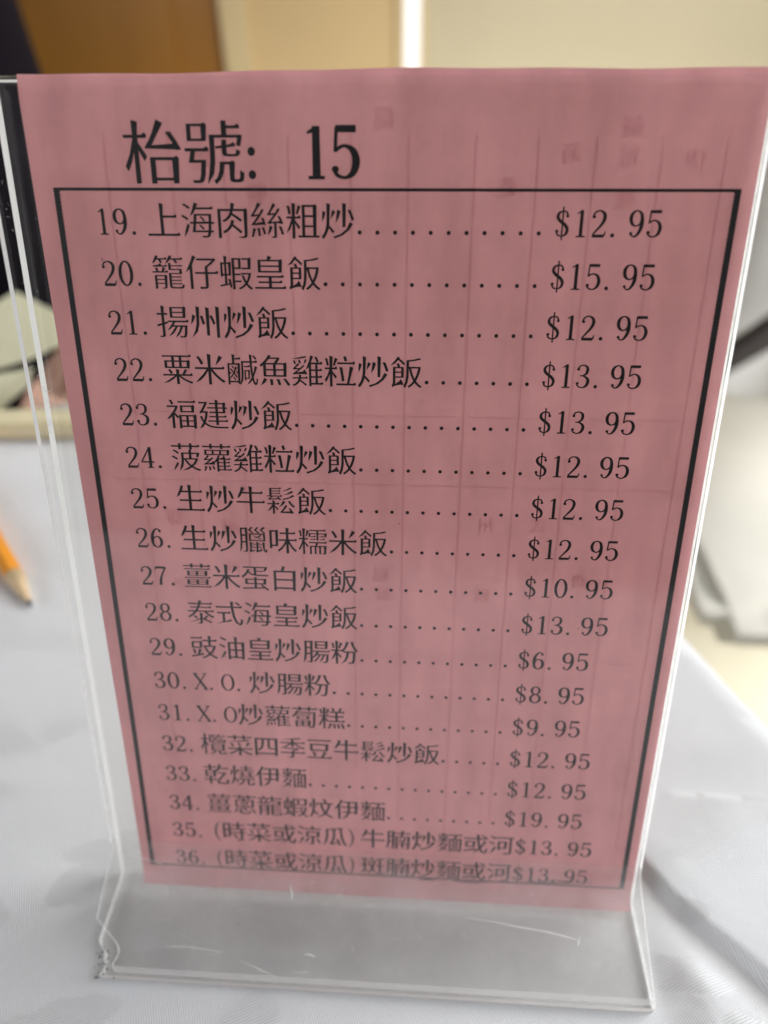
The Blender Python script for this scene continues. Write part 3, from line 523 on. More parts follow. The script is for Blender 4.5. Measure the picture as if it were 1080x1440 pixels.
 '糕': [[543,154,562,33,568,-61,644,-51,636,40,636,132],[680,158,714,37,731,-57,805,-42,786,51,772,141],[822,165,876,34,907,-72,981,-46,948,58,912,159],[428,176,393,39,342,-50,411,-76,470,35,522,134],[47,784,84,660,102,560,167,576,147,676,130,772],[335,804,311,679,277,575,331,558,371,657,428,758],[800,844,775,769,736,678,556,683,627,712,603,774,566,842,492,821,524,755,551,678,417,678,417,624,636,624,636,485,436,485,436,433,636,433,636,282,394,282,394,228,973,228,985,274,951,318,898,282,724,282,724,433,930,433,942,477,908,521,855,485,724,485,724,624,959,624,971,670,937,714,884,678,816,678,884,824],[42,507,42,452,177,452,105,264,22,126,62,49,134,172,189,312,187,-72,267,-72,267,334,344,220,390,275,267,413,267,452,395,452,407,499,373,543,320,507,267,507,285,831,183,859,187,507]],
 '欖': [[492,282,836,282,836,219,492,219],[492,190,836,190,836,126,492,126],[492,373,836,373,836,309,492,309],[869,568,917,568,917,482,869,482],[785,568,830,568,830,482,785,482],[702,568,746,568,746,482,702,482],[654,596,654,454,966,454,986,584,948,616,906,596],[626,810,356,810,356,455,630,455,630,491,536,491,536,565,618,565,625,644,628,641,681,678,716,734,974,734,986,763,952,800,898,771,735,771,758,832,698,844,666,762,618,682,618,706,536,706,536,774,626,774],[731,689,786,653,830,614,865,652,827,682,760,720],[421,402,421,97,532,97,492,23,425,-14,320,-58,323,-63,486,-40,565,15,601,97,694,97,694,11,700,-31,726,-55,787,-62,900,-62,948,-53,971,-24,981,27,953,36,920,53,912,-7,889,-18,794,-18,770,-14,762,10,762,97,910,97,930,390,892,421,850,402],[482,706,414,706,414,774,482,774],[482,565,482,491,414,491,414,565],[414,675,561,675,561,595,414,595],[161,860,165,648,50,648,50,593,158,593,102,378,28,212,64,139,118,261,166,416,165,-72,233,-72,233,423,296,284,335,340,233,515,233,593,320,593,320,648,233,648,251,832]],
 '菜': [[828,646,492,600,86,554,87,548,519,551,874,601],[137,479,189,396,223,321,295,352,261,416,224,479],[419,489,451,428,472,358,550,384,530,439,490,511],[809,544,764,432,728,320,736,317,829,400,911,487],[633,843,633,772,380,772,380,843,293,843,293,772,57,772,57,721,293,721,293,640,380,640,380,721,633,721,633,651,720,651,720,721,960,721,972,764,938,808,885,772,720,772,720,843],[460,337,460,259,54,259,54,207,413,207,283,109,167,46,50,-32,56,-39,220,2,360,86,460,173,460,-73,550,-73,550,174,647,88,778,11,928,-50,947,-20,969,6,838,50,722,110,593,207,964,207,976,251,942,295,889,259,550,259,550,337]],
 '四': [[84,755,84,-39,171,-39,171,38,839,38,839,-31,927,-31,947,743,909,779,867,755],[171,95,171,699,352,699,338,474,288,326,182,237,203,213,223,180,360,295,420,459,436,699,568,699,568,372,574,315,599,282,659,269,771,269,838,274,833,323,770,317,674,317,656,326,650,370,650,699,839,699,839,95]],
 '季': [[468,246,468,185,55,185,55,134,468,134,468,4,461,-17,448,-21,291,-46,294,-52,429,-70,508,-60,544,-36,552,7,552,134,962,134,974,177,940,221,887,185,552,185,552,231,667,281,769,343,731,375,708,370,224,370,224,324,636,320,549,276],[792,840,490,797,119,752,121,747,462,746,462,631,55,631,55,582,402,582,216,449,53,345,58,339,220,386,361,473,462,563,462,414,546,414,546,570,647,479,790,390,930,329,971,378,797,451,610,582,961,582,973,623,939,667,886,631,546,631,546,754,706,774,840,799]],
 '豆': [[74,790,74,738,935,738,947,782,913,826,860,790],[242,256,289,139,318,48,399,73,368,163,340,248],[256,557,739,557,739,352,256,352],[167,612,167,298,832,298,852,600,814,636,772,612],[676,275,634,146,568,17,52,17,52,-36,961,-36,973,9,939,53,886,17,651,17,786,225]],
 '乾': [[161,404,401,404,401,304,161,304],[161,540,401,540,401,442,161,442],[550,471,550,419,778,419,606,194,536,76,526,27,540,-18,582,-48,666,-61,869,-60,936,-46,970,8,1002,107,903,162,902,53,887,5,865,-2,666,-2,631,4,613,34,630,92,704,202,904,450,908,456,861,474,841,471],[38,160,38,108,237,108,237,-73,321,-73,321,108,513,108,525,152,491,196,438,160,321,160,321,262,483,262,498,491,504,486,582,544,632,637,976,637,988,682,954,726,902,690,656,690,719,816,614,861,560,671,482,544,483,582,321,582,321,685,504,685,516,728,482,772,429,736,321,736,339,831,233,859,237,736,50,736,50,685,237,685,237,582,83,582,83,262,237,262,237,160]],
 '燒': [[88,651,78,504,54,380,59,376,122,443,142,536,166,616],[325,675,296,571,260,472,305,451,346,545,388,651],[771,549,771,476,684,476,684,437,771,437,771,343,654,343,654,303,964,303,976,335,942,372,889,343,838,343,838,437,937,437,937,476,838,476,838,549],[389,625,389,582,963,582,963,625,705,625,705,714,908,714,908,756,705,756,705,844,630,844,630,756,444,756,444,714,630,714,630,625],[365,326,374,284,638,319,637,357,546,346,546,437,630,437,630,476,546,476,546,549,480,549,480,476,392,476,392,437,480,437,480,339],[366,235,366,186,528,186,498,79,433,12,328,-27,342,-45,360,-75,498,-16,568,66,600,186,705,186,705,16,711,-30,737,-56,796,-64,899,-64,947,-52,970,-15,981,61,917,88,910,1,886,-18,807,-18,784,-14,777,14,777,186,974,186,986,227,952,264,898,235],[178,849,182,495,174,307,133,127,53,-58,59,-64,177,53,226,196,326,56,373,106,240,267,250,383,252,495,270,821]],
 '伊': [[819,481,819,296,620,296,626,423,626,481],[347,296,347,242,528,242,483,131,406,40,309,-58,314,-64,484,15,566,121,611,242,819,242,819,188,904,188,904,481,978,481,978,536,904,536,924,761,886,797,844,773,361,773,361,719,542,719,542,536,291,536,291,481,542,481,542,423,535,296],[819,536,626,536,626,719,819,719],[271,859,208,699,120,560,29,408,34,399,120,435,170,500,170,-72,254,-72,254,623,306,720,370,807]],
 '麵': [[684,349,760,349,760,208,684,208],[684,392,684,526,760,526,760,392],[684,165,760,165,760,26,684,26],[628,26,553,26,553,526,628,526],[814,26,814,526,887,526,887,26],[491,578,491,-72,553,-72,553,-26,887,-26,887,-70,950,-70,970,566,932,597,890,578,742,578,775,735,970,735,982,779,948,816,896,787,472,787,472,735,700,735,670,578],[162,151,241,89,135,14,43,-56,46,-61,186,-20,280,51,356,-32,400,6,321,89,394,192,440,300,402,319,388,316,245,316,271,370,253,380,303,385,303,482,433,371,464,416,303,531,311,537,315,533,398,544,406,536,470,546,400,619,419,681,372,690,348,620,302,560,303,725,457,725,469,760,435,796,382,768,303,768,303,845,238,845,238,768,57,768,57,725,238,725,238,557,142,459,46,372,50,367,164,419,238,493,238,379,209,386,138,263,57,144,62,138,159,194,219,276,364,276,320,191,275,127,202,183],[135,691,103,595,61,506,65,503,123,538,161,552,167,546,224,562,169,621,185,682]],
 '蔥': [[754,152,836,63,897,-24,957,8,893,93,806,180],[307,190,311,26,321,-25,359,-53,442,-61,634,-61,699,-50,731,-12,745,58,714,68,677,86,672,27,654,-6,625,-12,447,-12,400,-7,386,23,404,162],[175,189,134,74,98,-32,105,-36,200,53,260,136],[637,844,637,782,372,782,372,844,296,844,296,782,57,782,57,735,296,735,296,656,372,656,372,735,637,735,637,656,713,656,713,735,961,735,973,774,939,811,886,782,713,782,713,844],[380,422,485,388,381,350,294,312,296,309,425,330,533,372,621,335,688,300,712,328,574,390,659,454,702,506,672,522,660,518,489,518,531,560,502,572,789,578,789,285,227,285,227,578,495,577,390,495,282,425,286,422,378,452,448,492,638,492,576,438,526,406,402,444],[423,204,509,140,572,75,620,114,560,174,476,238,863,240,884,605,846,636,804,617,495,617,556,674,458,716,425,617,155,617,155,245,468,240]],
 '龍': [[219,848,251,755,56,755,56,706,497,706,509,747,475,791,422,755,331,755,313,838],[361,682,342,625,310,549,187,555,231,572,217,625,196,682,126,666,161,549,38,549,38,500,515,500,527,541,493,585,440,549,384,549,436,664],[175,257,383,257,383,166,175,166],[175,294,175,383,383,383,383,294],[93,424,93,-73,175,-73,175,129,383,129,383,7,378,-11,370,-14,278,-40,280,-46,381,-64,437,-51,462,-27,468,10,488,412,450,448,408,424],[556,440,556,31,566,-27,604,-58,685,-67,874,-66,940,-55,972,-20,983,36,952,46,908,68,902,14,886,-15,865,-20,694,-20,652,-13,640,26,640,82,931,82,943,106,909,150,856,114,640,114,640,196,921,196,933,222,899,266,846,230,640,230,640,309,926,309,938,334,904,378,851,342,640,342,640,422,927,422,947,605,909,641,867,617,640,617,640,716,966,716,978,755,944,799,891,763,640,763,658,831,552,859,556,573,843,573,843,465,556,465]],
 '炆': [[74,652,64,514,61,383,69,380,132,500,162,616],[181,854,185,500,175,310,130,125,49,-59,56,-65,160,14,211,116,238,211,358,67,407,124,253,285,262,395,264,500,282,826],[570,840,620,744,662,654,392,654,392,646,334,670,303,567,284,450,290,447,395,626,392,600,467,600,507,430,556,296,627,165,542,85,444,23,347,-50,352,-57,554,13,673,112,780,15,937,-64,980,-9,890,30,801,91,722,168,791,294,838,426,873,600,972,600,972,654,678,659,740,684,700,764,666,836],[788,600,742,386,676,240,604,390,548,600]],
 '時': [[455,208,526,121,576,37,643,78,590,158,515,243],[635,844,635,723,422,723,422,672,635,672,635,526,379,526,379,474,769,474,769,342,384,342,384,292,769,292,769,7,762,-14,750,-18,616,-17,635,-72,742,-70,814,-58,846,-33,854,11,854,292,972,292,972,342,854,342,854,474,982,474,982,526,720,526,720,672,940,672,940,723,720,723,720,844],[290,430,290,179,153,179,153,430],[290,482,153,482,153,724,290,724],[72,777,72,44,153,44,153,127,372,127,372,777]],
 '或': [[707,805,800,752,877,694,918,741,841,795,744,844],[60,58,72,-4,522,94,530,142,496,186,442,150],[203,467,400,467,400,273,203,273],[122,517,122,224,484,224,504,505,466,541,424,517],[64,681,64,623,563,623,591,378,638,172,523,58,417,-55,423,-62,575,6,668,96,718,4,775,-51,855,-74,925,-52,961,14,979,135,948,151,904,186,888,34,858,-8,821,7,772,70,732,168,835,336,928,503,824,551,774,393,704,267,674,424,653,623,954,623,966,673,932,717,879,681,649,681,664,829,551,857,560,681]],
 '涼': [[467,522,815,522,815,354,467,354],[427,252,366,128,307,3,314,-2,431,95,523,203],[765,224,839,97,894,-8,966,24,910,124,855,220],[92,790,193,735,276,674,314,730,229,787,125,836],[38,511,138,457,219,398,255,454,172,510,71,558],[90,-44,98,-51,222,90,308,257,252,310,159,134],[562,843,612,727,332,727,332,675,970,675,982,719,948,763,895,727,706,727,667,835],[383,572,383,304,599,304,599,6,593,-12,582,-14,455,-40,458,-46,580,-62,649,-52,681,-28,688,11,688,304,902,304,922,560,884,596,842,572]],
 '瓜': [[362,-29,428,-4,650,48,687,-61,759,-34,706,109,653,257,565,264,634,93,434,52,501,234,525,399,529,559,529,730,711,756,743,405,805,129,924,-85,954,-46,982,-17,882,162,820,440,791,770,862,784,813,831,523,780,174,742,174,551,166,364,125,152,59,-59,67,-65,205,130,249,347,260,550,260,702,445,720,445,562,440,382,405,196,317,34,345,0]],
 '腩': [[534,454,559,398,578,346,634,370,588,474],[95,806,95,450,92,288,72,109,53,-65,61,-70,144,88,166,273,271,273,271,5,265,-14,257,-16,174,-42,176,-48,271,-66,320,-53,342,-29,348,8,368,794,330,830,288,806],[171,754,271,754,271,570,171,570],[171,518,271,518,271,325,169,325,171,450],[632,862,628,732,378,732,378,681,624,681,610,560,401,560,401,-72,480,-72,480,512,865,512,865,3,860,-16,852,-19,759,-44,761,-51,860,-68,914,-56,939,-32,944,5,964,548,926,584,884,560,686,560,704,681,967,681,979,724,945,768,892,732,711,732,741,825],[741,491,684,328,513,328,513,290,634,290,634,181,504,181,504,141,634,141,634,-28,708,-28,708,141,842,141,854,173,820,217,766,181,708,181,708,290,832,290,832,328,746,328,823,445]],
 '河': [[35,510,224,399,260,454,71,558],[86,-44,94,-51,223,90,312,257,253,309,156,134],[83,786,273,672,309,722,817,722,817,27,808,-3,788,-8,590,-6,604,-40,613,-71,758,-69,850,-56,891,-26,902,32,902,722,982,722,982,779,309,779,309,728,120,833],[370,564,370,141,450,141,450,212,701,212,721,552,683,588,641,564],[450,512,620,512,620,264,450,264]],
 '斑': [[413,812,467,675,544,702,520,766,487,836],[27,86,40,28,349,115,341,169,229,138,229,403,320,403,320,455,229,455,229,713,339,713,339,766,38,766,38,713,151,713,151,455,49,455,49,403,151,403,151,118],[637,416,637,364,754,364,754,18,586,18,586,-36,978,-36,990,10,956,54,904,18,834,18,834,364,944,364,944,416,834,416,834,720,968,720,980,765,946,809,893,773,624,773,624,720,754,720,754,416],[334,508,457,265,379,99,290,-54,296,-60,425,43,497,174,546,53,615,94,536,271,579,422,613,598,660,598,660,648,309,648,309,598,534,598,512,471,488,368,397,540]],
 'h枱': [[453,320,453,-69,541,-69,541,-24,814,-24,814,-67,906,-67,926,308,888,344,846,320],[541,20,541,275,814,275,814,20],[382,443,507,442,878,431,882,421,982,429,906,560,820,688,734,684,787,604,845,516,498,493,605,657,709,808,600,860,518,669,449,552,406,497,380,450],[192,856,196,643,41,643,41,596,195,596,122,357,36,188,80,110,150,242,200,385,196,-68,278,-68,276,420,364,258,410,332,278,532,278,596,415,596,427,635,393,679,340,643,278,643,296,828]],
 'h號': [[154,760,316,760,316,587,154,587],[83,798,83,550,389,550,409,786,371,817,329,798],[34,449,34,402,127,402,87,237,292,237,271,60,248,-8,236,-17,223,-18,132,-14,138,-30,143,-59,253,-60,292,-50,315,-36,348,50,371,258,372,280,177,280,202,402,414,402,426,441,392,478,339,449],[646,842,646,641,445,641,445,392,440,250,414,91,379,-64,387,-69,489,76,518,236,525,392,525,598,898,598,875,490,943,474,982,632,933,645,918,641,730,641,730,729,935,729,947,764,913,801,860,772,730,772,730,842],[639,571,639,488,536,478,541,441,639,451,639,402,646,360,674,337,740,329,858,330,908,338,932,367,940,408,872,434,863,375,843,365,747,366,727,368,719,396,719,460,856,474,864,501,830,538,776,509,719,496,719,571],[594,255,581,132,546,33,483,-30,501,-50,520,-78,602,-4,648,91,668,213,745,213,746,31,749,-10,761,-30,792,-45,831,-49,886,-49,918,-47,948,-38,961,-28,976,-2,982,36,986,95,958,107,918,135,914,31,909,14,898,2,878,-2,848,-2,832,2,824,10,822,30,842,243,804,274,762,255]],
}
def dec(cts):
    return [[(ct[i] / 1000, ct[i + 1] / 1000) for i in range(0, len(ct), 2)] for ct in cts]
GL = {k: dec(v) for k, v in GLY.items()}
def ell(cx, cy, rx, ry, ws, wt, a0=0, a1=360, n=28):
    return [(cx + rx * math.cos(R(a0 + (a1 - a0) * k / n)), cy + ry * math.sin(R(a0 + (a1 - a0) * k / n)),
             wt + (ws - wt) * abs(math.cos(R(a0 + (a1 - a0) * k / n))) ** 1.5) for k in range(n + 1)]
def cr(p, n=6):
    q = [p[0]] + list(p) + [p[-1]]; out = []
    for i in range(1, len(q) - 2):
        for k in range(n):
            t = k / n
            out.append(tuple(0.5 * (2 * q[i][c] + (q[i + 1][c] - q[i - 1][c]) * t + (2 * q[i - 1][c] - 5 * q[i][c] + 4 * q[i + 1][c] - q[i + 2][c]) * t * t
                                    + (3 * q[i][c] - q[i - 1][c] - 3 * q[i + 1][c] + q[i + 2][c]) * t ** 3) for c in range(3)))
    out.append(p[-1]); return out
S6 = cr([(.365, .60, .03), (.30, .668, .026), (.22, .645, .04), (.14, .50, .058), (.115, .30, .062), (.145, .09, .05), (.25, .014, .028), (.352, .08, .05), (.382, .215, .06), (.345, .345, .05), (.255, .40, .028), (.165, .355, .036), (.125, .25, .04)])
STK = {
 '0': ([ell(.25, .345, .148, .333, .060, .030)], []),
 '1': ([[(.262, 0, .058), (.262, .69, .054)], [(.268, .672, .030), (.20, .625, .028), (.145, .60, .014)], [(.155, .013, .026), (.37, .013, .026)]], []),
 '2': ([cr([(.10, .52, .03), (.135, .625, .03), (.24, .674, .028), (.345, .615, .05), (.372, .495, .058), (.325, .35, .05), (.22, .20, .036), (.115, .065, .03)]), [(.10, .028, .056), (.385, .028, .056)], [(.388, .03, .03), (.412, .15, .016)]], [(.118, .52, .036)]),
 '3': ([cr([(.105, .55, .03), (.15, .64, .03), (.245, .674, .027), (.335, .62, .046), (.352, .52, .054), (.32, .42, .044), (.235, .366, .026), (.17, .362, .022)]),
        cr([(.17, .362, .022), (.26, .355, .028), (.36, .285, .05), (.384, .185, .06), (.345, .07, .05), (.245, .014, .027), (.14, .05, .03), (.102, .135, .03)])], [(.12, .55, .034), (.118, .135, .036)]),
 '4': ([[(.325, .69, .03), (.07, .205, .026)], [(.065, .195, .034), (.435, .195, .034)], [(.322, 0, .06), (.322, .69, .06)], [(.235, .012, .024), (.41, .012, .024)]], []),
 '5': ([[(.125, .655, .056), (.385, .655, .056)], [(.135, .68, .026), (.118, .355, .026)],
        cr([(.118, .36, .024), (.17, .41, .028), (.25, .432, .028), (.345, .375, .048), (.388, .235, .060), (.35, .085, .05), (.25, .014, .027), (.145, .045, .03), (.10, .125, .03)])], [(.117, .125, .036)]),
 '6': ([S6], [(.352, .59, .032)]),
 '7': ([[(.10, .655, .056), (.405, .655, .056)], [(.108, .67, .028), (.092, .54, .014)], cr([(.398, .65, .034), (.30, .44, .038), (.235, .22, .052), (.215, .0, .062)])], []),
 '8': ([ell(.25, .52, .118, .154, .052, .026), ell(.25, .187, .142, .172, .056, .028)], []),
 '9': ([[(.5 - x, .69 - y, w) for x, y, w in S6]], [(.148, .10, .032)]),
 '$': ([cr([(.37, .54, .026), (.335, .63, .03), (.25, .658, .026), (.155, .61, .042), (.13, .505, .052), (.19, .41, .056), (.31, .31, .056), (.372, .20, .052), (.345, .075, .042), (.25, .022, .026), (.15, .055, .03), (.115, .15, .028)]),
         [(.25, -.085, .026), (.25, .775, .026)]], [(.36, .535, .032), (.128, .15, .034)]),
 '.': ([], [(.135, .045, .046)]),
 'o': ([], [(.12, .095, .050)]),
 ':': ([], [(.15, .05, .060), (.15, .36, .060)]),
 'X': ([[(.075, .68, .056), (.43, .01, .056)], [(.42, .68, .026), (.075, .01, .026)], [(.03, .68, .022), (.17, .68, .022)], [(.33, .68, .022), (.47, .68, .022)], [(.03, .011, .022), (.16, .011, .022)], [(.34, .011, .022), (.48, .011, .022)]], []),
 'O': ([ell(.25, .345, .178, .333, .054, .026)], []),
 '(': ([cr([(.43, .80, .018), (.32, .62, .036), (.27, .34, .048), (.32, .06, .036), (.43, -.12, .018)])], []),
 ')': ([cr([(.07, .80, .018), (.18, .62, .036), (.23, .34, .048), (.18, .06, .036), (.07, -.12, .018)])], []),
}
def half_glyph(bm, ch, place, wmul=1.42, wide=1.14):
    st, ds = STK[ch]
    if ch in '0123456789$XO':
        pl0 = place; place = lambda x, y: pl0(.25 + (x - .25) * wide, y)
    for s in st:
        n = len(s); L = []; Rr = []
        closed = n > 8 and math.hypot(s[0][0] - s[-1][0], s[0][1] - s[-1][1]) < 1e-4
        for i in range(n):
            a = s[i - 1] if i else (s[-2] if closed else s[0]); b = s[i + 1] if i < n - 1 else (s[1] if closed else s[-1])
            tx, ty = b[0] - a[0], b[1] - a[1]; k = math.hypot(tx, ty) or 1
            nx, ny = -ty / k, tx / k; w = s[i][2] * wmul / 2
            L.append(place(s[i][0] + nx * w, s[i][1] + ny * w)); Rr.append(place(s[i][0] - nx * w, s[i][1] - ny * w))
        vl = [bm.verts.new(p) for p in L]; vr = [bm.verts.new(p) for p in Rr]
        for i in range(n - 1): bm.faces.new((vl[i], vr[i], vr[i + 1], vl[i + 1]))
    for (x, y, r) in ds:
        r *= 1 + (wmul - 1) * 0.4
        bm.faces.new([bm.verts.new(place(x + r * math.cos(2 * math.pi * k / 14), y + r * math.sin(2 * math.pi * k / 14))) for k in range(14)])
def full_glyphs(bm, items, place_mm):
    """items: (glyph key, u, v, em); filled outlines through a 2D curve, in mm, then mapped on the card"""
    cu = bpy.data.curves.new('outline', 'CURVE'); cu.dimensions = '2D'; cu.fill_mode = 'BOTH'
    for key, u, v, em in items:
        for ct in GL[key]:
            s = cu.splines.new('POLY'); s.points.add(len(ct) - 1); s.use_cyclic_u = True
            for q, p in zip(s.points, ct): q.co = (u + p[0] * em, -v + p[1] * em, 0, 1)
    o = bpy.data.objects.new('outline', cu); col.objects.link(o)
    dg = bpy.context.evaluated_depsgraph_get()
    me = bpy.data.meshes.new_from_object(o.evaluated_get(dg))
    bpy.data.objects.remove(o); bpy.data.curves.remove(cu)
    vs = [bm.verts.new(place_mm(v.co.x, -v.co.y)) for v in me.vertices]
    for p in me.polygons:
        try: bm.faces.new([vs[i] for i in p.vertices])
        except ValueError: pass
    bpy.data.meshes.remove(me)
INK = 0.07
def on_card(u, v): return P(u, v, wave(u, v) + INK)
HW = 3.027; EM = 2 * HW; U0 = 6.5
def set_text(bm, text, col0, base):
    c = col0; full = []
    for ch in text:
        u = U0 + c * HW
        if ch in STK:
            half_glyph(bm, ch, lambda x, y, u=u: on_card(u + x * EM, base - y * EM)); c += 1
        else:
            full.append((ch, u, base, EM)); c += 2
    if full: full_glyphs(bm, full, on_card)
    return c
LINES = [('19', '上海肉絲粗炒', '12.95'), ('20', '籠仔蝦皇飯', '15.95'), ('21', '揚州炒飯', '12.95'), ('22', '粟米鹹魚雞粒炒飯', '13.95'),
 ('23', '福建炒飯', '13.95'), ('24', '菠蘿雞粒炒飯', '12.95'), ('25', '生炒牛鬆飯', '12.95'), ('26', '生炒臘味糯米飯', '12.95'),
 ('27', '薑米蛋白炒飯', '10.95'), ('28', '泰式海皇炒飯', '13.95'), ('29', '豉油皇炒腸粉', '6.95'), ('30', 'X.O.炒腸粉', '8.95'),
 ('31', 'X.O炒蘿蔔糕', '9.95'), ('32', '欖菜四季豆牛鬆炒飯', '12.95'), ('33', '乾燒伊麵', '12.95'), ('34', '薑蔥龍蝦炆伊麵', '19.95'),
 ('35', '(時菜或涼瓜)牛腩炒麵或河', '13.95'), ('36', '(時菜或涼瓜)斑腩炒麵或河', '13.95')]
for i, (no, name, price) in enumerate(LINES):
    base = 7.45 + 8.46 * i - (0.25 if i > 15 else 0)
    bm = bmesh.new()
    c = set_text(bm, no + '.' + name, 0, base)
    if c < 26: set_text(bm, 'o' * (26 - c), c, base)
    ln = obj('menu_line', bm, M['ink'], card)
    bm = bmesh.new(); set_text(bm, '$' + price, max(c, 26), base - 0.05)
    obj('price', bm, M['ink'], ln)
# heading
bm = bmesh.new(); HE = 10.35
full_glyphs(bm, [('h枱', 12.75, -1.35, HE), ('h號', 23.1, -1.35, HE)], on_card)
for ch, u, wm in ((':', 33.1, 1.05), ('1', 42.75, 1.8), ('5', 47.75, 1.7)):
    half_glyph(bm, ch, lambda x, y, u=u: on_card(u + x * HE, -1.45 - y * HE * 1.09), wm, 1.24)
obj('heading', bm, M['ink'], card)
# ruled border with halftone-ragged sides
bm = bmesh.new()
def strip(pts_l, pts_r):
    a = [bm.verts.new(on_card(*p)) for p in pts_l]; b = [bm.verts.new(on_card(*p)) for p in pts_r]
    for k in range(len(a) - 1): bm.faces.new((a[k], b[k], b[k + 1], a[k + 1]))
uu = [0.0 + 115.0 * k / 60 for k in range(61)]
strip([(u, 0.0) for u in uu], [(u, 0.48) for u in uu])
strip([(u, 151.55) for u in uu], [(u, 151.95) for u in uu])
for u0 in (0.0, 113.95):
    n_ = 520; l_, r_ = [], []
    for k in range(n_ + 1):
        v = 0.3 + 151.5 * k / n_
        j = 0.14 if k % 2 else -0.10
        l_.append((u0 + (-j if u0 > 1 else 0.02 - j * 0.8), v)); r_.append((u0 + 1.02 + j * (1 if u0 < 1 else 0.6), v))
    strip(l_, r_)
obj('ruled_border', bm, M['ink'], card)
# print on the reverse that shows through against the light
bm = bmesh.new()
def on_back(u, v): return P(u, v, wave(u, v) - 0.10)
rnd = random.Random(3); keys = [k for k in GL if not k.startswith('h')]
items = []
for k in range(11):
    u = 10 + 10.2 * k + rnd.uniform(-.6, .6)
    a, b = [], []
    for t in range(41):
        v = -8 + 150 * t / 40
        a.append(bm.verts.new(on_back(u, v))); b.append(bm.verts.new(on_back(u + 0.24, v)))
    for t in range(40): bm.faces.new((a[t], b[t], b[t + 1], a[t + 1]))
    for v in range(-8, 146, 5):
        if rnd.random() < 0.22 and k < 10 and (v < 10 or 60 < v < 80) and v not in range(20, 34): items.append((rnd.choice(keys), -(u + 7.4), v + rnd.uniform(-1, 1), 3.6))
full_glyphs(bm, items, lambda u, v: on_back(-u, v))
for v in (38.5, 52, 90, 118):
    a = [bm.verts.new(on_back(4 + 108 * t / 30, v)) for t in range(31)]; b = [bm.verts.new(on_back(4 + 108 * t / 30, v + 0.16)) for t in range(31)]
    for t in range(30): bm.faces.new((a[t], b[t], b[t + 1], a[t + 1]))
M['back_ink'] = paper_mat('reverse_ink', (0.60, 0.28, 0.30), (0.64, 0.28, 0.30), 0.50, 30, 0.1)
obj('reverse_print', bm, M['back_ink'], card)
# smudges under the border and stray marks
def squiggle(u, v, L, amp, w, sd):
    bm = bmesh.new()
    r = random.Random(sd); n_ = 18; ph = r.uniform(0, 6)
    a, b = [], []
    for k in range(n_ + 1):
        t = k / n_; x = u + L * t; y = v + amp * math.sin(ph + t * r.uniform(5, 7)) * (1 - .4 * t)
        ww = w * (0.3 + math.sin(math.pi * t))
        a.append(bm.verts.new(on_card(x, y - ww))); b.append(bm.verts.new(on_card(x, y + ww)))
    for k in range(n_): bm.faces.new((a[k], b[k], b[k + 1], a[k + 1]))
    obj('ink_smudge', bm, M['smudge'], card)
for q in ((92, 150.6, 12, .5, .10, 1), (90, 151.0, 16, .3, .14, 2), (99, 150.2, 9, .6, .07, 3), (95, 151.4, 9, .5, .08, 4), (74, 152.3, 9, .15, .16, 6), (66, 152.3, 4, .15, .2, 8)):
    squiggle(*q)
for q in ((6.9, 11.6, .35, .3, .16, 11), (23, 92, .3, .1, .1, 12), (60, 60, .3, .1, .1, 13), (44, 65.4, .5, .2, .12, 14), (97, 82, .3, .1, .1, 15), (30, 38, 1.1, .9, .09, 16)): squiggle(*q)

# ------------------------------------------------------------------ clear acrylic stand
stand = empty('sign_stand', (0, 0, 0))
tag(stand, 'clear acrylic sign stand with a chipped foot holding the pink card', 'sign stand')
def sheet(name, prof, thick, uL, uR, twist, mats, nu=28, caps=(True, True), lip=0):
    """prof: list of (Y, Z) in mm down the sheet; extruded in X between uL(k) and uR(k); twist(k, g) pushes along the sheet normal"""
    bm = bmesh.new(); n_ = len(prof)
    nor = []
    for k in range(n_):
        a = Vector(prof[max(k - 1, 0)]); b = Vector(prof[min(k + 1, n_ - 1)])
        t = (b - a).normalized(); nor.append(Vector((t.y, -t.x)))      # towards the reader / upwards on the foot
    F, B = [], []
    for k in range(n_):
        f, b = [], []
        for i in range(nu + 1):
            g = i / nu
            x = uL(k) + (uR(k) - uL(k)) * g
            tw = twist(k, g)
            pf = Vector(prof[k]) + nor[k] * (thick / 2 + tw); pb = Vector(prof[k]) + nor[k] * (-thick / 2 + tw)
            f.append(bm.verts.new(Vector((x, pf.x, pf.y)) * MM)); b.append(bm.verts.new(Vector((x, pb.x, pb.y)) * MM))
        F.append(f); B.append(b)
    for k in range(n_ - 1):
        for i in range(nu):
            bm.faces.new((F[k][i], F[k][i + 1], F[k + 1][i + 1], F[k + 1][i])).material_index = 1 if k >= n_ - 1 - lip else 0
            bm.faces.new((B[k][i], B[k + 1][i], B[k + 1][i + 1], B[k][i + 1])).material_index = 0
        for Q in (0, nu):
            bm.faces.new((F[k][Q], F[k + 1][Q], B[k + 1][Q], B[k][Q])).material_index = 1
    for k, on in zip((0, n_ - 1), caps):
        for i in range(nu if on else 0): bm.faces.new((F[k][i], B[k][i], B[k][i + 1], F[k][i + 1])).material_index = (0 if k == 0 and name == 'front_panel' else 1)
    return obj(name, bm, mats, stand)
def YZ(v, d): return ((159 - v) * UPY - d * UPZ, (159 - v) * UPZ + d * UPY)
# front sheet: down the face to the bend
fp = [YZ(-15.6 + (144.0 + 15.6) * k / 24, 1.15) for k in range(25)]
def ftw(k, g):
    t = 1 - min(1, k / 24)
    return t * (3.0 * (1 - g) + 0.7 * g)
sheet('front_panel', fp, 1.35, lambda k: -63.4, lambda k: 62.2 + 0.4 * min(1, k / 24), ftw, [M['clear'], M['edge']], caps=(True, False))
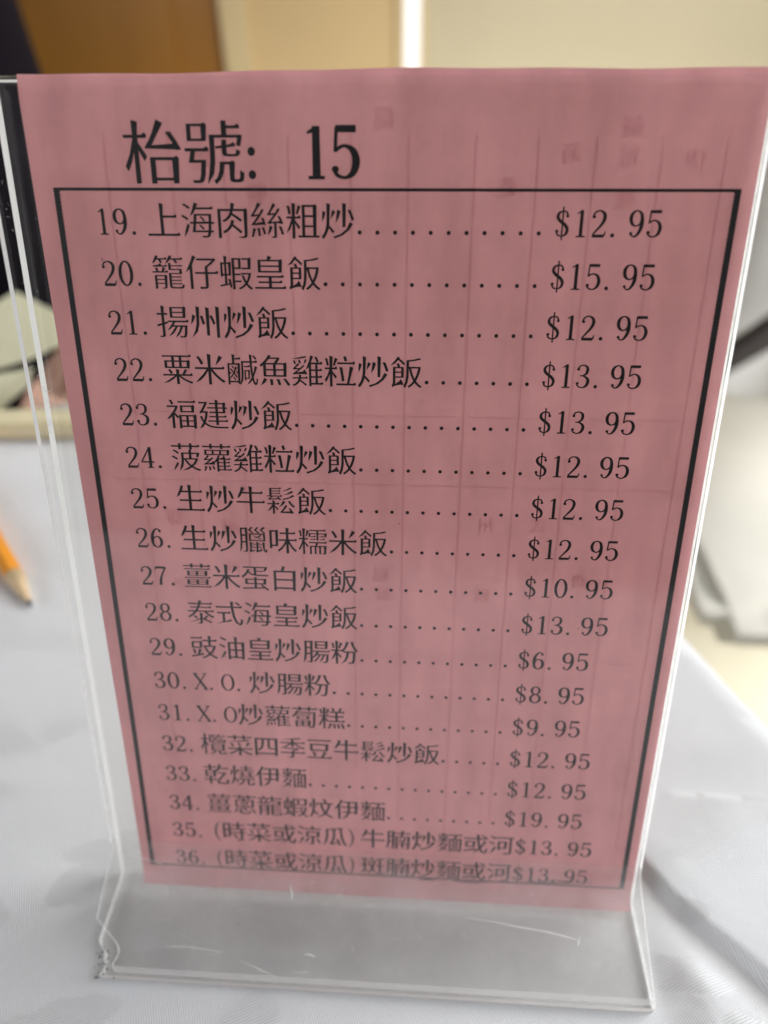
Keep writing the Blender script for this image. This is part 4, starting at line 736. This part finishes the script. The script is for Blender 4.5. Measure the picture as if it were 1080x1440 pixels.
# foot: bend and sloping upper plate with the broken corner
e0 = Vector(YZ(144.0, 1.15)); bend = Vector(YZ(146.4, 1.15)); tip = Vector((-20.4, 3.2))
ft = [e0 + (bend - e0) * 0.0, e0 + (bend - e0) * 0.4]
d_in = (bend - e0).normalized(); d_out = (tip - bend).normalized()
for k in range(1, 8):
    t = k / 8
    p0 = bend - d_in * 1.6; p2 = bend + d_out * 2.2
    ft.append(p0 * (1 - t) ** 2 + bend * 2 * t * (1 - t) + p2 * t * t)
for k in range(0, 41): ft.append(bend + d_out * 2.4 + (tip - bend - d_out * 2.4) * (k / 40))
ft = [tuple(p) for p in ft]
chip = [(-11.0, -63.4), (-13.2, -60.6), (-15.4, -57.4), (-16.8, -56.6), (-18.2, -57.0), (-19.0, -57.6), (-20.0, -56.9), (-20.9, -55.2)]
def foot_left(k):
    y = ft[k][0]
    if y > chip[0][0]: return -63.4
    for (y0, x0), (y1, x1) in zip(chip, chip[1:]):
        if y1 <= y <= y0: return x0 + (x1 - x0) * (y0 - y) / (y0 - y1)
    return chip[-1][1]
sheet('foot', ft, 1.35, foot_left, lambda k: 62.65, lambda k, g: 0.0, [M['foot'], M['soft_edge']], 40, caps=(False, True), lip=2)
# back sheet: straight down behind the card and forward along the cloth
bp_ = [YZ(-16.2 + (156.0 + 16.2) * k / 24, -1.6) for k in range(25)]
b0 = Vector(bp_[-1]); b1 = Vector((0.9, 1.05))
for t in (0.35, 0.7, 1.0):
    q = b0 * (1 - t) ** 2 + Vector((b0.x - 0.55, 1.05)) * 2 * t * (1 - t) + Vector((0.2, 1.05)) * t * t
    bp_.append(tuple(q))
for k in range(1, 26): bp_.append((0.2 - 20.9 * k / 25, 1.05))
def back_left(k):
    y = bp_[k][0]
    if k < 26 or y > -13: return -63.3
    return -63.3 + (3.2 * smooth((-13 - y) / 5) + 0.4 * math.sin(y * 1.9) * smooth((-13 - y) / 3))
sheet('back_panel', bp_, 2.0, back_left, lambda k: 62.8, lambda k, g: 0.0, [M['clear'], M['edge']])
# scratches, cracks and one painted glint on the foot, dust on the face
def foot_z(y): return 3.2 + (y - tip.x) * d_out.y / d_out.x + 0.80
bm = bmesh.new()
def foot_mark(pts, w):
    n_ = len(pts); a, b = [], []
    for k, (x, y) in enumerate(pts):
        q0 = Vector(pts[max(0, k - 1)]); q1 = Vector(pts[min(n_ - 1, k + 1)]); t = (q1 - q0).normalized()
        ww = w * (0.25 + math.sin(math.pi * (k + .3) / n_))
        for L, s in ((a, 1), (b, -1)): L.append(bm.verts.new(Vector((x - t.y * ww * s, y + t.x * ww * s, foot_z(y) + 0.03)) * MM))
    for k in range(n_ - 1): bm.faces.new((a[k], b[k], b[k + 1], a[k + 1]))
foot_mark([(22, -7.2), (28, -7.7), (34, -8.4), (40.4, -9.0), (44, -9.6), (47.4, -10.2)], 0.08)
foot_mark([(47.6, -9.6), (47.2, -10.4), (47.0, -11.2)], 0.12)
foot_mark([(-46, -15.6), (-40, -15.5), (-33, -16.0)], 0.06)
foot_mark([(-29, -17.2), (-24, -18.6), (-20, -19.8)], 0.06)
foot_mark([(-14.2, -15.6), (-13.0, -15.5), (-11.8, -15.9)], 0.12)  # short white mark painting in a glint
foot_mark([(-17, -18.9), (-14.5, -18.7), (-12.5, -18.6)], 0.05)
foot_mark([(-19.0, -3.0), (-18.4, -4.4), (-18.3, -5.6)], 0.16)
foot_mark([(-60, 1.5), (-55, 0.6), (-50.5, -0.2)], 0.05)
for k in range(26):
    x, y = random.uniform(-55, 58), random.uniform(-19, 0); a_ = random.uniform(0, 6.28); L = random.uniform(.6, 3.5)
    foot_mark([(x + math.cos(a_) * L * t, y + math.sin(a_) * L * 0.5 * t) for t in (0, .5, 1)], 0.025)
obj('scratch_and_glint', bm, M['dust'], stand)['kind'] = 'stuff'
bm = bmesh.new()
def fleck(p, nrm, s, rng):
    t = nrm.orthogonal().normalized(); b = nrm.cross(t); a0 = rng.uniform(0, 6.28)
    n_ = rng.choice((4, 5, 6))
    bm.faces.new([bm.verts.new(p + (t * math.cos(a0 + 6.28 * k / n_) + b * math.sin(a0 + 6.28 * k / n_)) * s * rng.uniform(.4, 1)) for k in range(n_)])
NF = Vector((0, -UPZ, UPY)); rng = random.Random(5)
def face_d(u, v):
    t = 1 - (v + 15.6) / 159.6; g = (u + 8.4) / 125.6
    return 1.15 + 0.75 + t * (3.0 * (1 - g) + 0.7 * g) + 0.03
for k in range(90):
    v = rng.choice((rng.gauss(36, 7), rng.uniform(-10, 60), rng.gauss(4, 4))); u = rng.uniform(-8.2, -4.4) if rng.random() < .8 else rng.uniform(-4, 4)
    fleck(P(u, v, face_d(u, v)), NF, rng.uniform(.03, .12) * MM, rng)
for k in range(40):
    u, v = rng.uniform(-4, 115), rng.uniform(-15, 140)
    fleck(P(u, v, face_d(u, v)), NF, rng.uniform(.02, .06) * MM, rng)
for k in range(24):                                               # curled fibres
    v = rng.gauss(37, 5); u = rng.uniform(-7.6, -4.6); L = rng.uniform(.5, 1.7); a0 = rng.uniform(0, 6.28); pts = []
    for t in range(6):
        pts.append((u, v)); u += math.cos(a0) * L / 5; v += math.sin(a0) * L / 5; a0 += rng.uniform(-.7, .7)
    for (u0, v0), (u1, v1) in zip(pts, pts[1:]):
        dx, dy = u1 - u0, v1 - v0; k_ = math.hypot(dx, dy) or 1; ox, oy = -dy / k_ * .03, dx / k_ * .03
        bm.faces.new([bm.verts.new(P(a, b, face_d(a, b))) for a, b in ((u0 + ox, v0 + oy), (u0 - ox, v0 - oy), (u1 - ox, v1 - oy), (u1 + ox, v1 + oy))])
obj('dust', bm, M['dust'], stand)['kind'] = 'stuff'
bm = bmesh.new()
for k in range(46):                                               # grime packed round the broken corner
    x = rng.gauss(-60.0, 1.6); y = rng.gauss(-18.6, 1.7)
    if x > -56.5 or y < -22: continue
    r = bmesh.ops.create_icosphere(bm, subdivisions=1, radius=rng.uniform(.06, .26) * MM)
    c0 = Vector((x, y, rng.uniform(1.7, 2.2))) * MM
    for v in r['verts']: v.co = c0 + Vector((v.co.x * rng.uniform(.7, 1.3), v.co.y * rng.uniform(.7, 1.3), v.co.z * .6))
for k in range(14):
    x, y = rng.uniform(-45, 0), rng.uniform(-19, -3)
    fleck(Vector((x, y, foot_z(y) + .03)) * MM, Vector((0, 0, 1)), rng.uniform(.08, .25) * MM, rng)
obj('grime', bm, M['grime'], stand)['kind'] = 'stuff'

# ------------------------------------------------------------------ pencil
tip0 = Vector((-0.1280, 0.0905, 0.0028)); back = Vector((-0.67, 0.742, 0)).normalized()
pn = empty('pencil', tip0)
tag(pn, 'sharpened orange pencil lying on the white cloth left of the sign', 'pencil')
def ptube(name, a, b, ra, rb, mat, seg, z0, z1):
    bm = bmesh.new(); add_tube(bm, [back * a + Vector((0, 0, z0)), back * b + Vector((0, 0, z1))], [ra, rb], seg)
    return obj(name, bm, mat, pn, seg > 8)
ptube('graphite_tip', 0, 0.003, 0.0003, 0.0009, M['graphite'], 12, 0, 0.0003)
ptube('sharpened_cone', 0.003, 0.019, 0.0009, 0.0036, M['raw_wood'], 12, 0.0003, 0.0013)
ptube('barrel', 0.019, 0.158, 0.0037, 0.0037, M['pencil'], 6, 0.0013, 0.0013)
ptube('ferrule', 0.158, 0.170, 0.0038, 0.0038, M['metal'], 16, 0.0013, 0.0013)
ptube('eraser', 0.170, 0.177, 0.0036, 0.0034, M['rubber'], 16, 0.0013, 0.0013)

# ------------------------------------------------------------------ far side: booklet on the cloth, person with an open menu
bm = bmesh.new()
add_box(bm, (0, 0, 0.0045), (0.20, 0.016, 0.009), Matrix.Rotation(R(4), 3, 'Z'), 0.0015)
bk = obj('cream_case', bm, M['cream_board'])
bk.location = (-0.215, 0.2075, 0.0012)
tag(bk, 'long slim cream case lying on the cloth below the held menu', 'case')

om = empty('open_menu', (-0.225, 0.262, 0.002))
tag(om, 'blurred cream paper menu held open by the seated person in dark clothes', 'menu')
def quad_sheet(name, pts, mat, th=0.0006):
    bm = bmesh.new(); p = [Vector(q) * MM - om.location for q in pts]
    n_ = (p[1] - p[0]).cross(p[2] - p[0]).normalized() * th
    a = [bm.verts.new(q) for q in p]; b = [bm.verts.new(q + n_) for q in p]
    bm.faces.new(a); bm.faces.new(b[::-1])
    for k in range(len(a)): bm.faces.new((a[k], a[(k + 1) % len(a)], b[(k + 1) % len(a)], b[k]))
    return obj(name, bm, mat, om)
quad_sheet('upper_page', [(-217.8, 290, 41.8), (-276, 290, 11.6), (-254, 266, -1.0), (-206.6, 265, 13.2), (-172, 275, 26.5)], M['cream'])
quad_sheet('lower_page', [(-254, 262, 0.5), (-202.3, 257, 12.1), (-207, 254, 2.6), (-229.1, 251, -13.0), (-256, 250, -12.0)], M['cream'])

pr = empty('person', (-0.465, 0.52, -0.75))
tag(pr, 'seated person in a dark jacket across the table holding a cream menu', 'person')
PB = Vector(pr.location)
def L3(*p): return Vector(p) - PB
V_ = []; E_ = []; RD = []
def add(p, r, par=None):
    V_.append(L3(*p)); RD.append(r); i = len(V_) - 1
    if par is not None: E_.append((par, i))
    return i
PX = -0.497
pel = add((PX, .52, -.27), (.13, .10))
wst = add((PX, .515, -.10), (.12, .09), pel); chs = add((PX, .50, .08), (.135, .095), wst); ush = add((PX, .50, .20), (.09, .07), chs)
nk = add((PX + .003, .495, .27), .045, ush); hd = add((PX + .007, .475, .36), (.07, .08), nk); ht = add((PX + .008, .475, .44), (.06, .07), hd)
for sx, ex, wx in ((-.347, -.298, -.178), (-.647, -.655, -.56)):
    shd = add((sx, .495, .175), .052, ush); elb = add((ex, .42, -.02), .040, shd); wr = add((wx, .345, .012), .024, elb)
for sx in (-.37, -.56):
    hip = add((sx, .50, -.29), .085, pel); kne = add((sx, .26, -.27), .06, hip); an = add((sx, .29, -.68), .04, kne); ft_ = add((sx, .19, -.72), .035, an)
skin_mesh('body', V_, E_, RD, M['skin'], pr)
jv = [L3(PX, .52, -.22), L3(PX, .515, -.08), L3(PX, .505, .09), L3(PX, .50, .205), L3(-.346, .495, .185), L3(-.288, .42, -.02), L3(-.195, .36, .010), L3(-.652, .495, .185), L3(-.665, .42, -.02), L3(-.575, .36, .010)]
je = [(0, 1), (1, 2), (2, 3), (3, 4), (4, 5), (5, 6), (3, 7), (7, 8), (8, 9)]
skin_mesh('jacket', jv, je, [(.15, .12), (.155, .11), (.165, .115), (.10, .085), .072, .062, .042, .072, .062, .042], M['jacket'], pr)
skin_mesh('trousers', [L3(PX, .52, -.27), L3(-.37, .50, -.29), L3(-.37, .26, -.27), L3(-.37, .29, -.66), L3(-.56, .50, -.29), L3(-.56, .26, -.27), L3(-.56, .29, -.66)],
          [(0, 1), (1, 2), (2, 3), (0, 4), (4, 5), (5, 6)], [.135, .095, .075, .055, .095, .075, .055], M['trousers'], pr)
bm = bmesh.new(); bmesh.ops.create_uvsphere(bm, u_segments=16, v_segments=10, radius=1)
for v in bm.verts: v.co = Vector((v.co.x * .035, v.co.y * .022, v.co.z * .075)) + L3(PX, .392, .15)
obj('shirt', bm, M['shirt'], pr, True)
HX = PX + .008
bm = bmesh.new(); bmesh.ops.create_icosphere(bm, subdivisions=3, radius=1)
for v in bm.verts:
    w = Vector((v.co.x * .082, v.co.y * .098, v.co.z * .105))
    if v.co.y < -.25 and v.co.z < .45: w.y = max(w.y, -.035)
    v.co = w + L3(HX, .495, .405)
obj('hair', bm, M['hair'], pr, True)
for s in (-1, 1):
    bm = bmesh.new(); bmesh.ops.create_uvsphere(bm, u_segments=12, v_segments=8, radius=.011)
    for v in bm.verts: v.co += L3(HX + s * .03, .405, .385)
    obj('eye', bm, M['hair'], pr, True)
skin_mesh('nose', [L3(HX, .402, .385), L3(HX, .386, .355), L3(HX, .40, .345)], [(0, 1), (1, 2)], [.008, .011, .008], M['skin'], pr, 1)
skin_mesh('mouth', [L3(HX - .023, .402, .322), L3(HX, .396, .322), L3(HX + .023, .402, .322)], [(0, 1), (1, 2)], [.004, .006, .004], M['rubber'], pr, 1)
def hand(wr, palm, fdir, side, thumbdir):
    v = [L3(*wr), L3(*palm)]; e = [(0, 1)]; r = [.020, (.026, .015)]
    fdir = Vector(fdir).normalized(); side = Vector(side).normalized(); cl = fdir.cross(side)
    if cl.z > 0: cl = -cl
    for ln_, of in ((.056, 1.5), (.064, .5), (.060, -.5), (.047, -1.5)):
        q1 = Vector(palm) + side * of * .015 + fdir * .022
        q2 = q1 + (fdir + cl * .35).normalized() * ln_ * .5; q3 = q2 + (fdir + cl * .9).normalized() * ln_ * .45
        i = len(v); v += [q1 - PB, q2 - PB, q3 - PB]; e += [(1, i), (i, i + 1), (i + 1, i + 2)]; r += [.0085, .0078, .0068]
    td = Vector(thumbdir).normalized()
    q1 = Vector(palm) + td * .026; q2 = q1 + (td + fdir).normalized() * .026
    i = len(v); v += [q1 - PB, q2 - PB]; e += [(1, i), (i, i + 1)]; r += [.010, .0085]
    return skin_mesh('hand', v, e, r, M['skin'], pr, 1)
hand((-.170, .335, .012), (-.150, .305, .020), (-.55, -.75, .15), (.75, -.5, .35), (-.6, .2, .8))
hand((-.55, .335, .010), (-.51, .300, .012), (.75, -.6, .1), (.5, .8, .1), (.2, -.3, .9))

def chair(name, loc, rz, label, seatm, arm, bh=0.93):
    ly = -.04 if arm else -.19
    legm = M['seat'] if arm else M['dark_wood']
    ch = empty(name, loc); ch.rotation_euler.z = rz; tag(ch, label, 'chair')
    dp = .60 if arm else .44
    bm = bmesh.new(); add_box(bm, (0, .22 - dp / 2, .43), (.44, dp, .07), bev=.025); obj('seat', bm, seatm, ch, True)
    bm = bmesh.new(); add_box(bm, (0, .215, bh - .23), (.40, .035, .32), Matrix.Rotation(R(-6), 3, 'X'), .012); obj('backrest', bm, seatm, ch, True)
    for sx in (-1, 1):
        bm = bmesh.new(); add_tube(bm, [(sx * .19, ly, 0), (sx * .19, ly, .395)], [.015, .020], 10); obj('leg', bm, legm, ch, True)
        bm = bmesh.new(); add_tube(bm, [(sx * .215, .23, 0), (sx * .215, .20, .42), (sx * .215, .22, .60), (sx * .215, .20 + .065 * bh / .93, bh)], [.015, .020, .020, .016], 10); obj('leg', bm, M['dark_wood'], ch, True)
        if arm:
            bm = bmesh.new(); add_tube(bm, [(sx * .222, .24, .86), (sx * .245, .14, .80), (sx * .245, -.02, .675), (sx * .245, -.17, .55), (sx * .24, -.29, .45), (sx * .22, -.26, .415)], [.018, .022, .023, .022, .018, .014], 10); obj('armrest', bm, M['dark_wood'], ch, True)
    bm = bmesh.new(); add_box(bm, (0, .262, bh - .015), (.44, .032, .06), Matrix.Rotation(R(-8), 3, 'X'), .012); obj('top_rail', bm, M['dark_wood'], ch)
    return ch
chair('person_chair', (-.47, .62, -.75), R(0), 'dark wooden chair under the seated person across the table', M['dark_wood'], False, 0.79)
chair('cream_chair', (.665, .605, -.75), R(-90), 'cream cushioned chair with sloping dark arms beyond the right edge of the cloth', M['seat'], True)

# ------------------------------------------------------------------ neighbouring table under a white cloth
nt_ = empty('round_table', (1.05, 1.30, -.75))
tag(nt_, 'neighbouring round table under a plain white cloth in bright window light', 'table')
bm = bmesh.new(); bmesh.ops.create_cone(bm, cap_ends=True, segments=48, radius1=.53, radius2=.53, depth=.03)
for v in bm.verts: v.co.z += .73
obj('tabletop', bm, M['dark_wood'], nt_)
bm = bmesh.new(); add_tube(bm, [(0, 0, 0), (0, 0, .715)], [.05, .04], 16); add_tube(bm, [(0, 0, 0), (0, 0, .03)], [.28, .26], 24); obj('pedestal', bm, M['dark_wood'], nt_)
bm = bmesh.new(); ring = []; NS = 96
top = bm.verts.new((0, 0, .7475)); prof = [(.30, .7475), (.515, .7475), (.535, .742), (.545, .725), (.55, .60), (.56, .40), (.575, .22)]
for rr_, zz_ in prof:
    ring.append([bm.verts.new(((rr_ + (max(0, .72 - zz_)) * .07 * math.sin(13 * 2 * math.pi * k / NS)) * math.cos(2 * math.pi * k / NS), (rr_ + (max(0, .72 - zz_)) * .07 * math.sin(13 * 2 * math.pi * k / NS)) * math.sin(2 * math.pi * k / NS), zz_)) for k in range(NS)])
for k in range(NS): bm.faces.new((top, ring[0][k], ring[0][(k + 1) % NS]))
for a, b in zip(ring, ring[1:]):
    for k in range(NS): bm.faces.new((a[k], b[k], b[(k + 1) % NS], a[(k + 1) % NS]))
nc = obj('round_tablecloth', bm, M['plain_cloth'], None, True); nc.location = nt_.location
tag(nc, 'plain white cloth hanging in folds over the neighbouring round table', 'tablecloth')
